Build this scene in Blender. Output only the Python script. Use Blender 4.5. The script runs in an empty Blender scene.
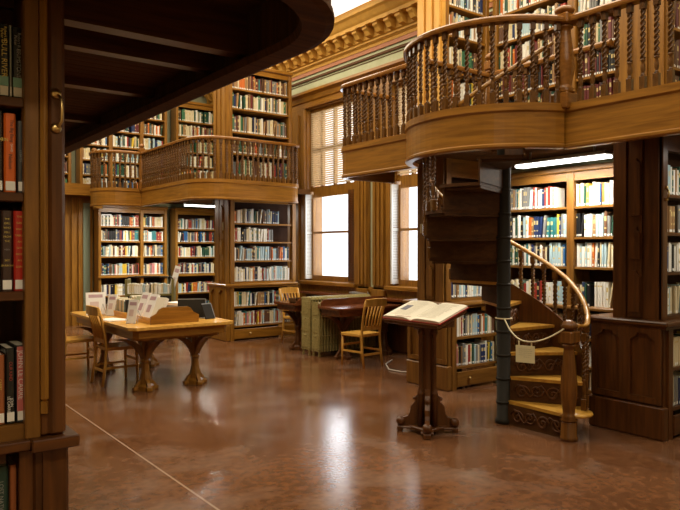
import bpy, math, random
from mathutils import Vector, Matrix
PI = math.pi
SC = bpy.context.scene
COL = SC.collection

# ---------------------------------------------------------------- camera, world, light, exposure
cam_d = bpy.data.cameras.new('camera'); cam = bpy.data.objects.new('camera', cam_d); COL.objects.link(cam)
cam.location = (0, 0, 1.6); cam_d.sensor_width = 36; cam_d.lens = 35.2; cam_d.clip_start = 0.05
cam.rotation_euler = (math.radians(90 - 0.43), 0, -math.atan2(.6, .8)); SC.camera = cam
SC.view_settings.view_transform = 'Standard'; SC.view_settings.look = 'None'
SC.view_settings.gamma = 1; SC.view_settings.use_curve_mapping = False
SC.view_settings.exposure = -0.36
SC.cycles.max_bounces = 8; SC.cycles.diffuse_bounces = 5; SC.cycles.glossy_bounces = 3
SC.cycles.transparent_max_bounces = 8; SC.cycles.use_denoising = True
SC.cycles.sample_clamp_indirect = 6.0; SC.cycles.caustics_reflective = False; SC.cycles.caustics_refractive = False
W = bpy.data.worlds.new('sky'); SC.world = W; W.use_nodes = True
bgn = W.node_tree.nodes['Background']; bgn.inputs[0].default_value = (.92, .96, 1, 1); bgn.inputs[1].default_value = 2.6

def area(name, loc, size, power, color, rot=(0, 0, 0), spread=180):
    d = bpy.data.lights.new(name, 'AREA'); d.shape = 'RECTANGLE'; d.size, d.size_y = size
    d.energy = power; d.color = color; d.spread = math.radians(spread)
    o = bpy.data.objects.new(name, d); COL.objects.link(o); o.location = loc; o.rotation_euler = rot
    return o
# daylight through the two windows (area lights outside the glass, facing the room)
area('daylight', (7.62, 9.83, 2.7), (3.1, 1.3), 75, (.93, .96, 1), (0, math.radians(90), 0))
area('daylight', (7.62, 7.50, 2.7), (3.1, 1.0), 62, (.93, .96, 1), (0, math.radians(90), 0))
# ceiling skylights
SKY = [(3.9, 10.8, 5.4, 5.8), (3.9, 4.6, 5.4, 5.0), (3.9, -0.4, 5.4, 3.0)]
for (sx, sy, w_, l_), pw in zip(SKY, (360, 330, 120)):
    area('skylight_lamp', (sx, sy, 5.56), (w_, l_), pw, (1, .83, .54))

# ---------------------------------------------------------------- materials
MATS = {}
def newmat(name):
    m = bpy.data.materials.new(name); m.use_nodes = True
    nt = m.node_tree; return m, nt, nt.nodes['Principled BSDF']
def plain(name, rgb, rough=.5, metal=0, emit=0, spec=None):
    if name in MATS: return MATS[name]
    m, nt, b = newmat(name)
    b.inputs['Base Color'].default_value = (*rgb, 1); b.inputs['Roughness'].default_value = rough
    b.inputs['Metallic'].default_value = metal
    if spec is not None: b.inputs['Specular IOR Level'].default_value = spec
    if emit:
        b.inputs['Emission Color'].default_value = (*rgb, 1); b.inputs['Emission Strength'].default_value = emit
    MATS[name] = m; return m
def noisy(name, c1, c2, scale=(6, 6, .5), rough=.35, detail=6, bump=.02, coord='Object', lo=.3, hi=.7, coat=0):
    if name in MATS: return MATS[name]
    m, nt, b = newmat(name); N = nt.nodes; L = nt.links
    tc = N.new('ShaderNodeTexCoord'); mp = N.new('ShaderNodeMapping'); mp.inputs['Scale'].default_value = scale
    no = N.new('ShaderNodeTexNoise'); no.inputs['Scale'].default_value = 3.0; no.inputs['Detail'].default_value = detail
    no.inputs['Distortion'].default_value = .6
    cr = N.new('ShaderNodeValToRGB'); cr.color_ramp.elements[0].position = lo; cr.color_ramp.elements[1].position = hi
    cr.color_ramp.elements[0].color = (*c1, 1); cr.color_ramp.elements[1].color = (*c2, 1)
    L.new(tc.outputs[coord], mp.inputs[0]); L.new(mp.outputs[0], no.inputs[0]); L.new(no.outputs[0], cr.inputs[0])
    L.new(cr.outputs[0], b.inputs['Base Color']); b.inputs['Roughness'].default_value = rough
    if coat: b.inputs['Coat Weight'].default_value = coat; b.inputs['Coat Roughness'].default_value = .15
    if bump:
        bp = N.new('ShaderNodeBump'); bp.inputs['Strength'].default_value = bump * 5; bp.inputs['Distance'].default_value = .01
        L.new(no.outputs[0], bp.inputs['Height']); L.new(bp.outputs[0], b.inputs['Normal'])
    b.inputs['Specular IOR Level'].default_value = .35
    MATS[name] = m; return m
V_ = (9, 9, .7); H_ = (.8, .8, 11)
oak = noisy('varnished oak upright grain', (.165, .068, .009), (.31, .142, .019), V_, .33)
oakh = noisy('varnished oak level grain', (.19, .079, .009), (.345, .155, .020), H_, .30)
dark = noisy('dark oak upright grain', (.055, .019, .005), (.125, .044, .010), V_, .33)
darkh = noisy('dark oak level grain', (.050, .017, .005), (.115, .040, .009), H_, .33)
soff = noisy('dark gallery boards', (.055, .022, .005), (.11, .044, .010), (.6, 14, 1), .8)
ochre = noisy('ochre painted wood', (.46, .245, .04), (.56, .31, .055), (3, 3, 3), .65)
gold = noisy('golden oak', (.50, .26, .045), (.70, .38, .08), V_, .30)
goldh = noisy('golden oak level grain', (.52, .27, .048), (.72, .40, .085), (7, .8, 9), .25)
maho = noisy('mahogany', (.09, .025, .008), (.17, .050, .013), (2, 9, 9), .22)
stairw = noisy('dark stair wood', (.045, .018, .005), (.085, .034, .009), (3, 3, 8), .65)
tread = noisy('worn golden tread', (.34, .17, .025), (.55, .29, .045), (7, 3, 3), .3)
railw = noisy('polished rail wood', (.15, .058, .010), (.26, .105, .018), (4, 4, 9), .2)
turned = noisy('turned baluster wood', (.075, .031, .006), (.165, .068, .013), (8, 8, 4), .25)
black = plain('black painted iron', (.020, .017, .012), .6, spec=.2)
midoak = noisy('mid oak upright grain', (.12, .050, .008), (.23, .10, .017), V_, .4)
midoakh = noisy('mid oak level grain', (.13, .055, .009), (.25, .11, .019), H_, .4)
newelw = noisy('dark newel wood', (.09, .034, .007), (.18, .070, .013), V_, .2)
stairw.node_tree.nodes['Principled BSDF'].inputs['Specular IOR Level'].default_value = .15
soff.node_tree.nodes['Principled BSDF'].inputs['Specular IOR Level'].default_value = .12
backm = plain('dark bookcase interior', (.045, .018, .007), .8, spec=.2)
railg = noisy('golden rail wood', (.27, .12, .020), (.38, .18, .032), (4, 4, 9), .22)
brass = plain('aged brass', (.55, .38, .15), .3, 1)
radm = noisy('olive gilt radiator paint', (.20, .16, .05), (.36, .29, .11), (14, 14, 14), .42)
green = noisy('sage green plaster', (.36, .38, .23), (.42, .44, .28), (2, 2, 2), .7, bump=0)
redbr = noisy('red brown paint', (.30, .10, .035), (.36, .13, .045), (2, 2, 2), .5, bump=0)
dkgreen = plain('dark olive paint', (.10, .10, .05), .6)
white = plain('white paint', (.62, .61, .57), .5)
paper = plain('paper', (.80, .76, .64), .7)
pwhite = plain('white card', (.85, .84, .82), .5)
cream = plain('cream plaster', (.55, .45, .28), .8)
tube_m = plain('lit fluorescent tube', (1, .98, .90), .5, emit=7)
sky_m = plain('lit skylight glass', (1, .97, .92), .5, emit=1.6)
grey = plain('grey metal', (.30, .30, .29), .4, .6)
rope_m = plain('cream rope', (.70, .62, .40), .8)
ink = plain('faded ink', (.16, .12, .10), .8)
orange = plain('orange plastic', (.75, .13, .02), .5)

def floor_mat():
    m, nt, b = newmat('polished red concrete'); N = nt.nodes; L = nt.links
    tc = N.new('ShaderNodeTexCoord')
    def noise(s, d, dist=0):
        n = N.new('ShaderNodeTexNoise'); n.inputs['Scale'].default_value = s; n.inputs['Detail'].default_value = d
        n.inputs['Distortion'].default_value = dist; L.new(tc.outputs['Object'], n.inputs[0]); return n
    a = noise(1.1, 5, .5); c = noise(16, 8, .3); f = noise(40, 3)
    r1 = N.new('ShaderNodeValToRGB'); e = r1.color_ramp.elements
    e[0].position = .32; e[0].color = (.075, .029, .012, 1); e[1].position = .62; e[1].color = (.175, .075, .031, 1)
    x = N.new('ShaderNodeMix'); x.data_type = 'FLOAT'; x.inputs[0].default_value = .58
    L.new(a.outputs[0], x.inputs[2]); L.new(c.outputs[0], x.inputs[3]); L.new(x.outputs[0], r1.inputs[0])
    r2 = N.new('ShaderNodeValToRGB'); e = r2.color_ramp.elements
    e[0].position = .50; e[0].color = (0, 0, 0, 1); e[1].position = .78; e[1].color = (.42, .42, .42, 1)
    g = noise(1.6, 12, .4); L.new(g.outputs[0], r2.inputs[0])
    mx = N.new('ShaderNodeMix'); mx.data_type = 'RGBA'; L.new(r2.outputs[0], mx.inputs[0]); L.new(r1.outputs[0], mx.inputs[6])
    mx.inputs[7].default_value = (.34, .25, .20, 1); L.new(mx.outputs[2], b.inputs['Base Color'])
    rr = N.new('ShaderNodeMapRange'); rr.inputs[3].default_value = .06; rr.inputs[4].default_value = .26
    L.new(a.outputs[0], rr.inputs[0]); L.new(rr.outputs[0], b.inputs['Roughness'])
    bp = N.new('ShaderNodeBump'); bp.inputs['Strength'].default_value = .06; bp.inputs['Distance'].default_value = .01
    L.new(f.outputs[0], bp.inputs['Height']); L.new(bp.outputs[0], b.inputs['Normal'])
    return m
floorm = floor_mat()
def glass_mat():
    m = bpy.data.materials.new('window glass'); m.use_nodes = True; nt = m.node_tree; N = nt.nodes; N.clear()
    o = N.new('ShaderNodeOutputMaterial'); t = N.new('ShaderNodeBsdfTransparent'); g = N.new('ShaderNodeBsdfGlossy')
    g.inputs['Roughness'].default_value = .05; mx = N.new('ShaderNodeMixShader'); mx.inputs[0].default_value = .06
    nt.links.new(t.outputs[0], mx.inputs[1]); nt.links.new(g.outputs[0], mx.inputs[2]); nt.links.new(mx.outputs[0], o.inputs[0])
    return m
glass = glass_mat()
def blind_mat():
    m = bpy.data.materials.new('white blind slats'); m.use_nodes = True; nt = m.node_tree; N = nt.nodes; N.clear()
    o = N.new('ShaderNodeOutputMaterial'); t = N.new('ShaderNodeBsdfTranslucent'); d = N.new('ShaderNodeBsdfDiffuse')
    t.inputs[0].default_value = (.70, .56, .38, 1); d.inputs[0].default_value = (.60, .48, .32, 1)
    mx = N.new('ShaderNodeMixShader'); mx.inputs[0].default_value = .6
    nt.links.new(t.outputs[0], mx.inputs[1]); nt.links.new(d.outputs[0], mx.inputs[2]); nt.links.new(mx.outputs[0], o.inputs[0])
    return m
blind = blind_mat()

# ---------------------------------------------------------------- mesh builder
class MB:
    def __init__(s): s.v = []; s.f = []; s.m = []; s.s = []
    def add(s, vs, fs, mi=0, smooth=False):
        o = len(s.v); s.v += [tuple(p) for p in vs]
        for f in fs: s.f.append(tuple(i + o for i in f)); s.m.append(mi); s.s.append(smooth)
        return s
    def box(s, x0, x1, y0, y1, z0, z1, mi=0, M=None, ch=0):
        if x0 > x1: x0, x1 = x1, x0
        if y0 > y1: y0, y1 = y1, y0
        if z0 > z1: z0, z1 = z1, z0
        c = min(ch, (x1-x0)*.4, (y1-y0)*.4, (z1-z0)*.4)
        if c <= 0:
            vs = [(x, y, z) for z in (z0, z1) for y in (y0, y1) for x in (x0, x1)]
            fs = [(0, 2, 3, 1), (4, 5, 7, 6), (0, 1, 5, 4), (2, 6, 7, 3), (0, 4, 6, 2), (1, 3, 7, 5)]
        else:                       # chamfered box
            vs = []; idx = {}
            X = (x0, x1); Y = (y0, y1); Z = (z0, z1)
            for i in (0, 1):
                for j in (0, 1):
                    for k in (0, 1):
                        p = [X[i], Y[j], Z[k]]; d = [c if i == 0 else -c, c if j == 0 else -c, c if k == 0 else -c]
                        for a in range(3):
                            q = [p[b] + (0 if b == a else d[b]) for b in range(3)]
                            idx[(i, j, k, a)] = len(vs); vs.append(tuple(q))
            fs = []
            for a in range(3):
                b, e = (a + 1) % 3, (a + 2) % 3
                for sa in (0, 1):
                    q = []
                    for (sb, se) in ((0, 0), (1, 0), (1, 1), (0, 1)):
                        t = [0, 0, 0]; t[a] = sa; t[b] = sb; t[e] = se; q.append(idx[(*t, a)])
                    fs.append(tuple(q) if sa else tuple(q[::-1]))
                for sb in (0, 1):
                    for se in (0, 1):
                        t0 = [0]*3; t1 = [0]*3; t0[a] = 0; t1[a] = 1; t0[b] = t1[b] = sb; t0[e] = t1[e] = se
                        q = (idx[(*t0, b)], idx[(*t1, b)], idx[(*t1, e)], idx[(*t0, e)])
                        fs.append(q if (sb == se) else q[::-1])
            for i in (0, 1):
                for j in (0, 1):
                    for k in (0, 1):
                        q = tuple(idx[(i, j, k, a)] for a in range(3)); fs.append(q if (i + j + k) % 2 else q[::-1])
        if M is not None: vs = [tuple(M @ Vector(p)) for p in vs]
        return s.add(vs, fs, mi)
    def prism(s, pts, a, b, axis='z', mi=0, M=None, smooth=False):   # polygon extruded along axis
        n = len(pts)
        def P(p, t):
            return (p[0], p[1], t) if axis == 'z' else ((t, p[0], p[1]) if axis == 'x' else (p[0], t, p[1]))
        vs = [P(p, a) for p in pts] + [P(p, b) for p in pts]
        if M is not None: vs = [tuple(M @ Vector(p)) for p in vs]
        s.add(vs, [tuple(range(n))[::-1], tuple(range(n, 2*n))], mi)
        o = len(s.v) - 2*n
        for i in range(n):
            j = (i + 1) % n; s.f.append((o+i, o+j, o+n+j, o+n+i)); s.m.append(mi); s.s.append(smooth)
        return s
    def rings(s, R, mi=0, smooth=True, cap=True, closed=False):
        n = len(R[0]); o = len(s.v)
        for r in R: s.v += [tuple(p) for p in r]
        k = len(R)
        for i in range(k if closed else k - 1):
            for j in range(n):
                a = o + i*n + j; b = o + i*n + (j+1) % n; c = o + ((i+1) % k)*n + (j+1) % n; d = o + ((i+1) % k)*n + j
                s.f.append((a, b, c, d)); s.m.append(mi); s.s.append(smooth)
        if cap and not closed:
            s.f.append(tuple(range(o, o+n))[::-1]); s.m.append(mi); s.s.append(False)
            s.f.append(tuple(range(o+(k-1)*n, o+k*n))); s.m.append(mi); s.s.append(False)
        return s
    def lathe(s, prof, x=0, y=0, n=14, mi=0, M=None):
        R = []
        for r, z in prof:
            ring = [(x + r*math.cos(2*PI*i/n), y + r*math.sin(2*PI*i/n), z) for i in range(n)]
            if M is not None: ring = [tuple(M @ Vector(p)) for p in ring]
            R.append(ring)
        return s.rings(R, mi)
    def lathe_flat(s, prof, x=0, y=0, n=8, mi=0):
        return s.rings([[(x + r*math.cos(2*PI*(i+.5)/n), y + r*math.sin(2*PI*(i+.5)/n), z) for i in range(n)] for r, z in prof], mi, smooth=False)
    def tube(s, path, r, n=8, mi=0, closed=False, flat=None):
        P = [Vector(p) for p in path]; R = []
        k = len(P); up = None
        for i in range(k):
            a = P[(i-1) % k] if (closed or i > 0) else P[i]; b = P[(i+1) % k] if (closed or i < k-1) else P[i]
            t = (b - a).normalized()
            if up is None: up = Vector((0, 0, 1)) if abs(t.z) < .9 else Vector((1, 0, 0))
            u = (up - t*up.dot(t)).normalized(); w = t.cross(u); up = u
            rr = r[i] if isinstance(r, (list, tuple)) else r
            ru, rw = (rr, rr) if flat is None else (flat[0], flat[1])
            R.append([tuple(P[i] + u*ru*math.cos(2*PI*j/n) + w*rw*math.sin(2*PI*j/n)) for j in range(n)])
        return s.rings(R, mi, closed=closed)
    def sphere(s, c, r, n=10, mi=0, sz=1):
        prof = [(max(r*math.sin(PI*i/n), .0005), c[2] - r*sz*math.cos(PI*i/n)) for i in range(n+1)]
        return s.lathe(prof, c[0], c[1], n+2, mi)
    def sweep(s, prof, path, closed=False, mi=0, smooth=False):
        """prof: closed polygon of (outward, z); path: list of xy; outward = right-hand side of travel"""
        k = len(path); R = []
        for i in range(k):
            p = Vector(path[i])
            a = Vector(path[(i-1) % k]) if (closed or i > 0) else None
            b = Vector(path[(i+1) % k]) if (closed or i < k-1) else None
            d1 = (p - a).normalized() if a is not None else None; d2 = (b - p).normalized() if b is not None else None
            if d1 is None: d1 = d2
            if d2 is None: d2 = d1
            n1 = Vector((d1.y, -d1.x)); n2 = Vector((d2.y, -d2.x)); m = (n1 + n2).normalized()
            m = m / max(.35, m.dot(n1))
            R.append([(p.x + m.x*w, p.y + m.y*w, z) for (w, z) in prof])
        return s.rings(R, mi, smooth=smooth, closed=closed)
    def build(s, name, mats, parent=None, loc=None, rotz=0):
        me = bpy.data.meshes.new(name); me.from_pydata(s.v, [], s.f)
        if not isinstance(mats, (list, tuple)): mats = [mats]
        for m in mats: me.materials.append(m)
        me.polygons.foreach_set('material_index', s.m); me.polygons.foreach_set('use_smooth', s.s); me.update()
        o = bpy.data.objects.new(name, me); COL.objects.link(o)
        if parent is not None: o.parent = parent
        if loc is not None: o.location = loc
        if rotz: o.rotation_euler = (0, 0, rotz)
        return o
def tag(o, label=None, cat=None, group=None, kind=None):
    if label: o['label'] = label
    if cat: o['category'] = cat
    if group: o['group'] = group
    if kind: o['kind'] = kind
    return o
def thing(name, label, cat, loc=(0, 0, 0), rotz=0, group=None):
    o = bpy.data.objects.new(name, None); COL.objects.link(o); o.empty_display_size = .1
    o.location = loc; o.rotation_euler = (0, 0, rotz); return tag(o, label, cat, group)
def copy_tree(o, parent=None):
    c = o.copy(); COL.objects.link(c); c.parent = parent
    for ch in list(KIDS.get(o.name, [])) or [x for x in bpy.data.objects if x.parent == o]: copy_tree(ch, c)
    return c
KIDS = {}
def arc(cx, cy, r, a0, a1, n):
    return [(cx + r*math.cos(math.radians(a0 + (a1-a0)*i/n)), cy + r*math.sin(math.radians(a0 + (a1-a0)*i/n))) for i in range(n+1)]
def box_obj(name, mat, parent, *a, ch=0): return MB().box(*a, ch=ch).build(name, mat, parent)
def struct(o, label=None): o['kind'] = 'structure'; return tag(o, label)

# ---------------------------------------------------------------- the room shell
ZC = 5.6
struct(MB().box(-1.3, 7.6, -3.1, 14.9, -.1, 0).build('floor', floorm))
fj = MB()
for x in (1.85,): fj.box(x-.007, x+.007, -3, 14.6, 0, .0015)
for y in (1.2, 8.6): pass
struct(fj.build('trim_1', plain('pale floor joint', (.26, .15, .08), .5)), 'pale joint strip in the floor')
# window wall with two openings
WX = 7.15; WIN = [(9.06, 10.60), (6.98, 8.12)]; WZ0, WZ1 = 1.0, 4.30
w = MB()
ys = [-3.1, WIN[1][0], WIN[1][1], WIN[0][0], WIN[0][1], 14.9]
for i in (0, 2, 4): w.box(WX, WX+.35, ys[i], ys[i+1], 0, ZC)
for i in (1, 3): w.box(WX, WX+.35, ys[i], ys[i+1], 0, WZ0); w.box(WX, WX+.35, ys[i], ys[i+1], WZ1, ZC)
struct(w.build('wall_right', green))
struct(MB().box(-1.3, 7.5, 14.75, 14.9, 0, ZC).build('wall_far', green))
struct(MB().box(-1.3, -1.2, -3.1, 14.75, 0, ZC).build('wall_left', cream))
struct(MB().box(-1.2, 7.15, -3.1, -3.0, 0, ZC).build('wall_back', cream))
# ceiling: ochre beams framing skylights
c = MB()
zc0, zc1 = ZC, ZC+.15
c.box(-1.3, 1.2, -3.1, 14.9, zc0, zc1); c.box(6.85, 7.5, -3.1, 14.9, zc0, zc1)
yy = sorted([(sy-l_/2, sy+l_/2) for (sx, sy, w_, l_) in SKY])
prev = -3.1
for a, b in yy: c.box(1.2, 6.85, prev, a, zc0, zc1); prev = b
c.box(1.2, 6.85, prev, 14.9, zc0, zc1)
struct(c.build('ceiling', ochre))
for k, (sx, sy, w_, l_) in enumerate(SKY):
    t = thing('skylight', ['long white glowing skylight panel over the window bay', 'long white glowing skylight panel over the middle of the room', 'short white glowing skylight panel behind the viewer'][k], 'skylight', (sx, sy, ZC))
    MB().box(-2.70, 2.95, -l_/2, l_/2, .03, .06).build('diffuser', sky_m, t)
# cornice: ochre classical profile along the window wall
corn = [(0, 4.99), (.04, 4.99), (.05, 5.03), (.08, 5.05), (.08, 5.09), (.12, 5.11), (.12, 5.27), (.30, 5.28), (.30, 5.33), (.33, 5.36), (.38, 5.43), (.42, 5.46), (.42, 5.52), (.30, 5.56), (.30, 5.6), (0, 5.6)]
cm = MB().sweep([(-a, b) for a, b in corn], [(WX, -3.0), (WX, 14.7)])
struct(cm.build('trim_2', ochre), 'ochre cornice under the ceiling')
md = MB()
y = -1.0
while y < 14.5:
    md.prism([(WX-.12, 5.27), (WX-.28, 5.27), (WX-.28, 5.22), (WX-.24, 5.19), (WX-.20, 5.13), (WX-.12, 5.11)], y, y+.11, 'y')
    md.box(WX-.31, WX-.12, y-.015, y+.125, 5.262, 5.285); y += .27
struct(md.build('trim_3', ochre), 'row of ochre modillion brackets in the cornice')
de = MB(); y = -1
while y < 14.5: de.box(WX-.115, WX-.08, y, y+.05, 5.05, 5.09); y += .09
struct(MB().box(WX-.10, WX-.08, -3, 14.7, 5.06, 5.09).build('trim_4', ochre), 'thin ochre fillet below the brackets')
struct(MB().box(WX-.03, WX, -3, 14.7, 4.92, 4.99).build('trim_5', redbr), 'red brown band under the cornice')
tm = MB().box(WX-.03, WX, -3, 14.7, 4.82, 4.86).box(WX-.012, WX, -3, 14.7, 4.775, 4.785)
struct(tm.build('trim_6', plain('dark brown moulding', (.10, .05, .025), .8, spec=.1)), 'dark picture moulding across the green frieze')
struct(MB().sweep([(0, 4.30), (-.05, 4.30), (-.05, 4.40), (-.08, 4.42), (-.10, 4.50), (-.17, 4.54), (-.17, 4.585), (0, 4.585)], [(WX, -3), (WX, 14.7)]).build('trim_7', oakh), 'oak architrave over the windows')
# wood linings between the windows: pilasters with a green strip between
def pilaster(y0, y1, nm):
    p = MB().box(WX-.05, WX, y0, y1, 0, 4.3)
    n = 3; wd = (y1-y0)
    for k in range(n):
        a = y0 + wd*(k+.18)/n; b = y0 + wd*(k+.82)/n; p.box(WX-.085, WX-.05, a, b, 1.02, 4.2)
    p.box(WX-.10, WX, y0-.01, y1+.01, 0, .95, ch=.01)
    struct(p.build(nm, oak))
pilaster(8.67, 8.95, 'trim_8'); pilaster(8.23, 8.54, 'trim_9'); pilaster(10.71, 11.6, 'trim_10'); pilaster(6.62, 6.88, 'trim_11')
pl = MB().box(WX-.03, WX, 6.0, 11.2, 0, .98).box(WX-.05, WX-.03, 6.2, 11.1, .9, .98)
struct(pl.build('trim_12', oak), 'oak dado below the windows')
for k, (a, b) in enumerate(WIN):
    wnd = struct(MB().box(WX-.06, WX+.02, a-.10, a, .98, 4.3, ch=.01).box(WX-.06, WX+.02, b, b+.10, .98, 4.3, ch=.01).box(WX, WX+.35, a, a+.02, 1.0, 4.3).box(WX, WX+.35, b-.02, b, 1.0, 4.3).box(WX, WX+.35, a, b, 4.28, 4.3).build('window_%d' % (k+1), oak))
    MB().box(WX-.12, WX+.3, a-.08, b+.08, .95, 1.02, ch=.01).build('sill', oakh, wnd)
    X = WX+.12
    lo = MB()     # lower sash
    lo.box(X-.03, X+.03, a+.02, a+.10, 1.02, 2.66).box(X-.03, X+.03, b-.10, b-.02, 1.02, 2.66).box(X-.03, X+.03, a+.1, b-.1, 1.02, 1.12).box(X-.03, X+.03, a+.1, b-.1, 2.6, 2.72).box(X-.025, X+.025, a+.1, b-.1, 1.91, 1.95)
    lo.build('lower_sash', oak, wnd)
    MB().box(X-.003, X+.003, a+.1, b-.1, 1.12, 2.6).build('pane', glass, wnd)
    up = MB()
    up.box(X-.03, X+.03, a+.02, a+.09, 2.72, 4.28).box(X-.03, X+.03, b-.09, b-.02, 2.72, 4.28).box(X-.03, X+.03, a+.09, b-.09, 4.20, 4.28).box(X-.03, X+.03, a+.09, b-.09, 2.72, 2.80)
    nc_ = 4 if k == 0 else 3
    for i in range(1, nc_): q = a + (b-a)*i/nc_; up.box(X-.028, X+.028, q-.028, q+.028, 2.8, 4.2)
    up.box(X-.028, X+.028, a+.09, b-.09, 3.46, 3.54)
    up.build('upper_sash', oak, wnd)
    MB().box(X-.003, X+.003, a+.09, b-.09, 2.8, 4.2).build('pane', glass, wnd)
    bl = MB(); z = 2.82
    while z < 4.2:
        bl.box(X-.052, X-.048, a+.05, b-.05, z, z+.030); z += .040
    o = bl.build('blind', blind, wnd); o['kind'] = 'stuff'
    sh = MB()     # open shutter, left jamb (far side), louvred white face
    for yj, m_ in ((b-.055, white),):
        sh = MB().box(WX-.06, WX-.03, yj, yj+.03, 1.05, 2.66).box(WX+.13, WX+.16, yj, yj+.03, 1.05, 2.66).box(WX-.03, WX+.13, yj, yj+.03, 1.05, 1.13).box(WX-.03, WX+.13, yj, yj+.03, 2.58, 2.66).box(WX-.03, WX+.13, yj, yj+.03, 1.9, 1.96)
        z = 1.14
        while z < 2.57:
            if not 1.88 < z < 1.96: sh.box(WX-.03, WX+.13, yj+.006, yj+.022, z, z+.02)
            z += .026
        sh.build('shutter', m_, wnd)
    s2 = MB().box(WX+.0, WX+.03, a+.01, a+.035, 1.05, 2.66).box(WX, WX+.03, a+.215, a+.24, 1.05, 2.66).box(WX, WX+.03, a+.035, a+.215, 1.05, 1.10).box(WX, WX+.03, a+.035, a+.215, 2.6, 2.66).box(WX+.012, WX+.02, a+.035, a+.215, 1.1, 2.6)
    z = 1.11
    while z < 2.58: s2.box(WX+.002, WX+.012, a+.035, a+.215, z, z+.02); z += .03
    tag(s2.build('shutter', dark, wnd), 'dark folded shutter')
struct(MB().box(3.3, 4.32, 14.62, 14.75, 0, 2.74).box(3.42, 3.46, 14.58, 14.62, 0, 2.7).box(3.58, 3.66, 14.58, 14.62, 0, 2.7).box(3.74, 3.80, 14.58, 14.62, 0, 2.7).box(3.88, 3.96, 14.58, 14.62, 0, 2.7).box(4.02, 4.08, 14.58, 14.62, 0, 2.7).build('trim_13', oak), 'boarded oak panelling on the far wall')
struct(MB().box(4.12, 4.26, 14.595, 14.62, .1, 2.6).build('trim_14', plain('grey green paint', (.17, .20, .13), .6)), 'grey green painted strip')
# ---------------------------------------------------------------- books (collected, then built after a visibility test)
PAL = {'white': (.78, .76, .68), 'cream': (.66, .57, .37), 'pale blue': (.40, .55, .60), 'dark green': (.02, .075, .045), 'green': (.05, .17, .08),
       'navy': (.015, .03, .10), 'blue': (.03, .12, .30), 'black': (.012, .012, .013), 'grey': (.20, .20, .19), 'red': (.33, .035, .02),
       'maroon': (.13, .018, .018), 'brown': (.13, .06, .03), 'tan': (.33, .19, .08), 'yellow': (.65, .45, .04), 'orange': (.55, .14, .02), 'teal': (.03, .18, .19), 'pink': (.55, .20, .20)}
CN = list(PAL)
COVER = {k: plain('%s book cover' % k, v, .38) for k, v in PAL.items()}
pages = plain('book pages', (.62, .56, .42), .8)
slabel = plain('white spine label', (.78, .77, .72), .6)
gilt = plain('gilt lettering', (.62, .48, .20), .5)
MIX = {
 'new': ['white']*11+['cream']*6+['pale blue']*5+['navy', 'navy', 'black', 'black', 'black', 'grey', 'grey', 'grey', 'red', 'dark green', 'dark green', 'teal', 'yellow', 'orange', 'brown', 'blue', 'tan', 'tan'],
 'old': ['cream']*4+['tan']*4+['brown']*3+['dark green']*3+['green']*2+['maroon', 'grey', 'grey', 'white', 'white', 'navy', 'black', 'orange', 'red'],
 'fic': ['white']*7+['cream']*3+['grey']*2+['black']*3+['navy']*3+['red']*3+['blue']*2+['orange', 'yellow', 'cream', 'cream', 'dark green', 'maroon', 'grey', 'pale blue', 'pale blue', 'brown', 'teal', 'pink', 'tan'],
 'darkred': ['maroon']*5+['brown']*4+['black']*2+['tan', 'dark green'],
 'warm': ['maroon']*3+['brown']*3+['orange']*2+['tan']*3+['teal', 'cream', 'grey'],
 'lg': ['green']*3+['dark green']*3+['cream']*2+['brown', 'white'],
}
BOOKS = []   # dict(pos, rotz, lean, t, d, h, col, style, row, idx)
def fill(frame, u0, u1, y, z, hmax, mix, seed, row, th=.03, full=1.0, hv=.22, depth=.17):
    """frame = (origin xy, rotz); u along the shelf, y = how far back the spines stand"""
    R = random.Random(seed); (ox, oy), rz = frame; u = u0 + .004; end = u0 + (u1-u0)*full; n = 0
    c, s = math.cos(rz), math.sin(rz); lean = 0; run = 0; lastcol = None
    while True:
        t = th*R.uniform(.62, 1.5)
        if lastcol and run > 0: run -= 1; col, h0, t = lastcol
        else:
            col = R.choice(MIX[mix]); h0 = hmax*R.uniform(1-hv, .98)
            if R.random() < .10: run = R.randint(1, 3); lastcol = (col, h0, t)
            else: lastcol = None
        if u + t > end: break
        lean = 0
        if R.random() < .05 and u + t + .05 < end: lean = R.uniform(.05, .16); 
        uu = u + t/2 + math.tan(lean)*0
        yy = y + R.uniform(0, .012)
        n += 1
        BOOKS.append(dict(pos=(ox + uu*c - yy*s, oy + uu*s + yy*c, z), rotz=rz, lean=lean, t=t*.96, d=min(depth, h0*.72), h=h0, col=col, style=R.choice((0, 0, 1, 2)), row=row, idx=n))
        u += t + (math.tan(lean)*h0 if lean else 0)
        if R.random() < .015: u += R.uniform(.02, .07)

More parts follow.
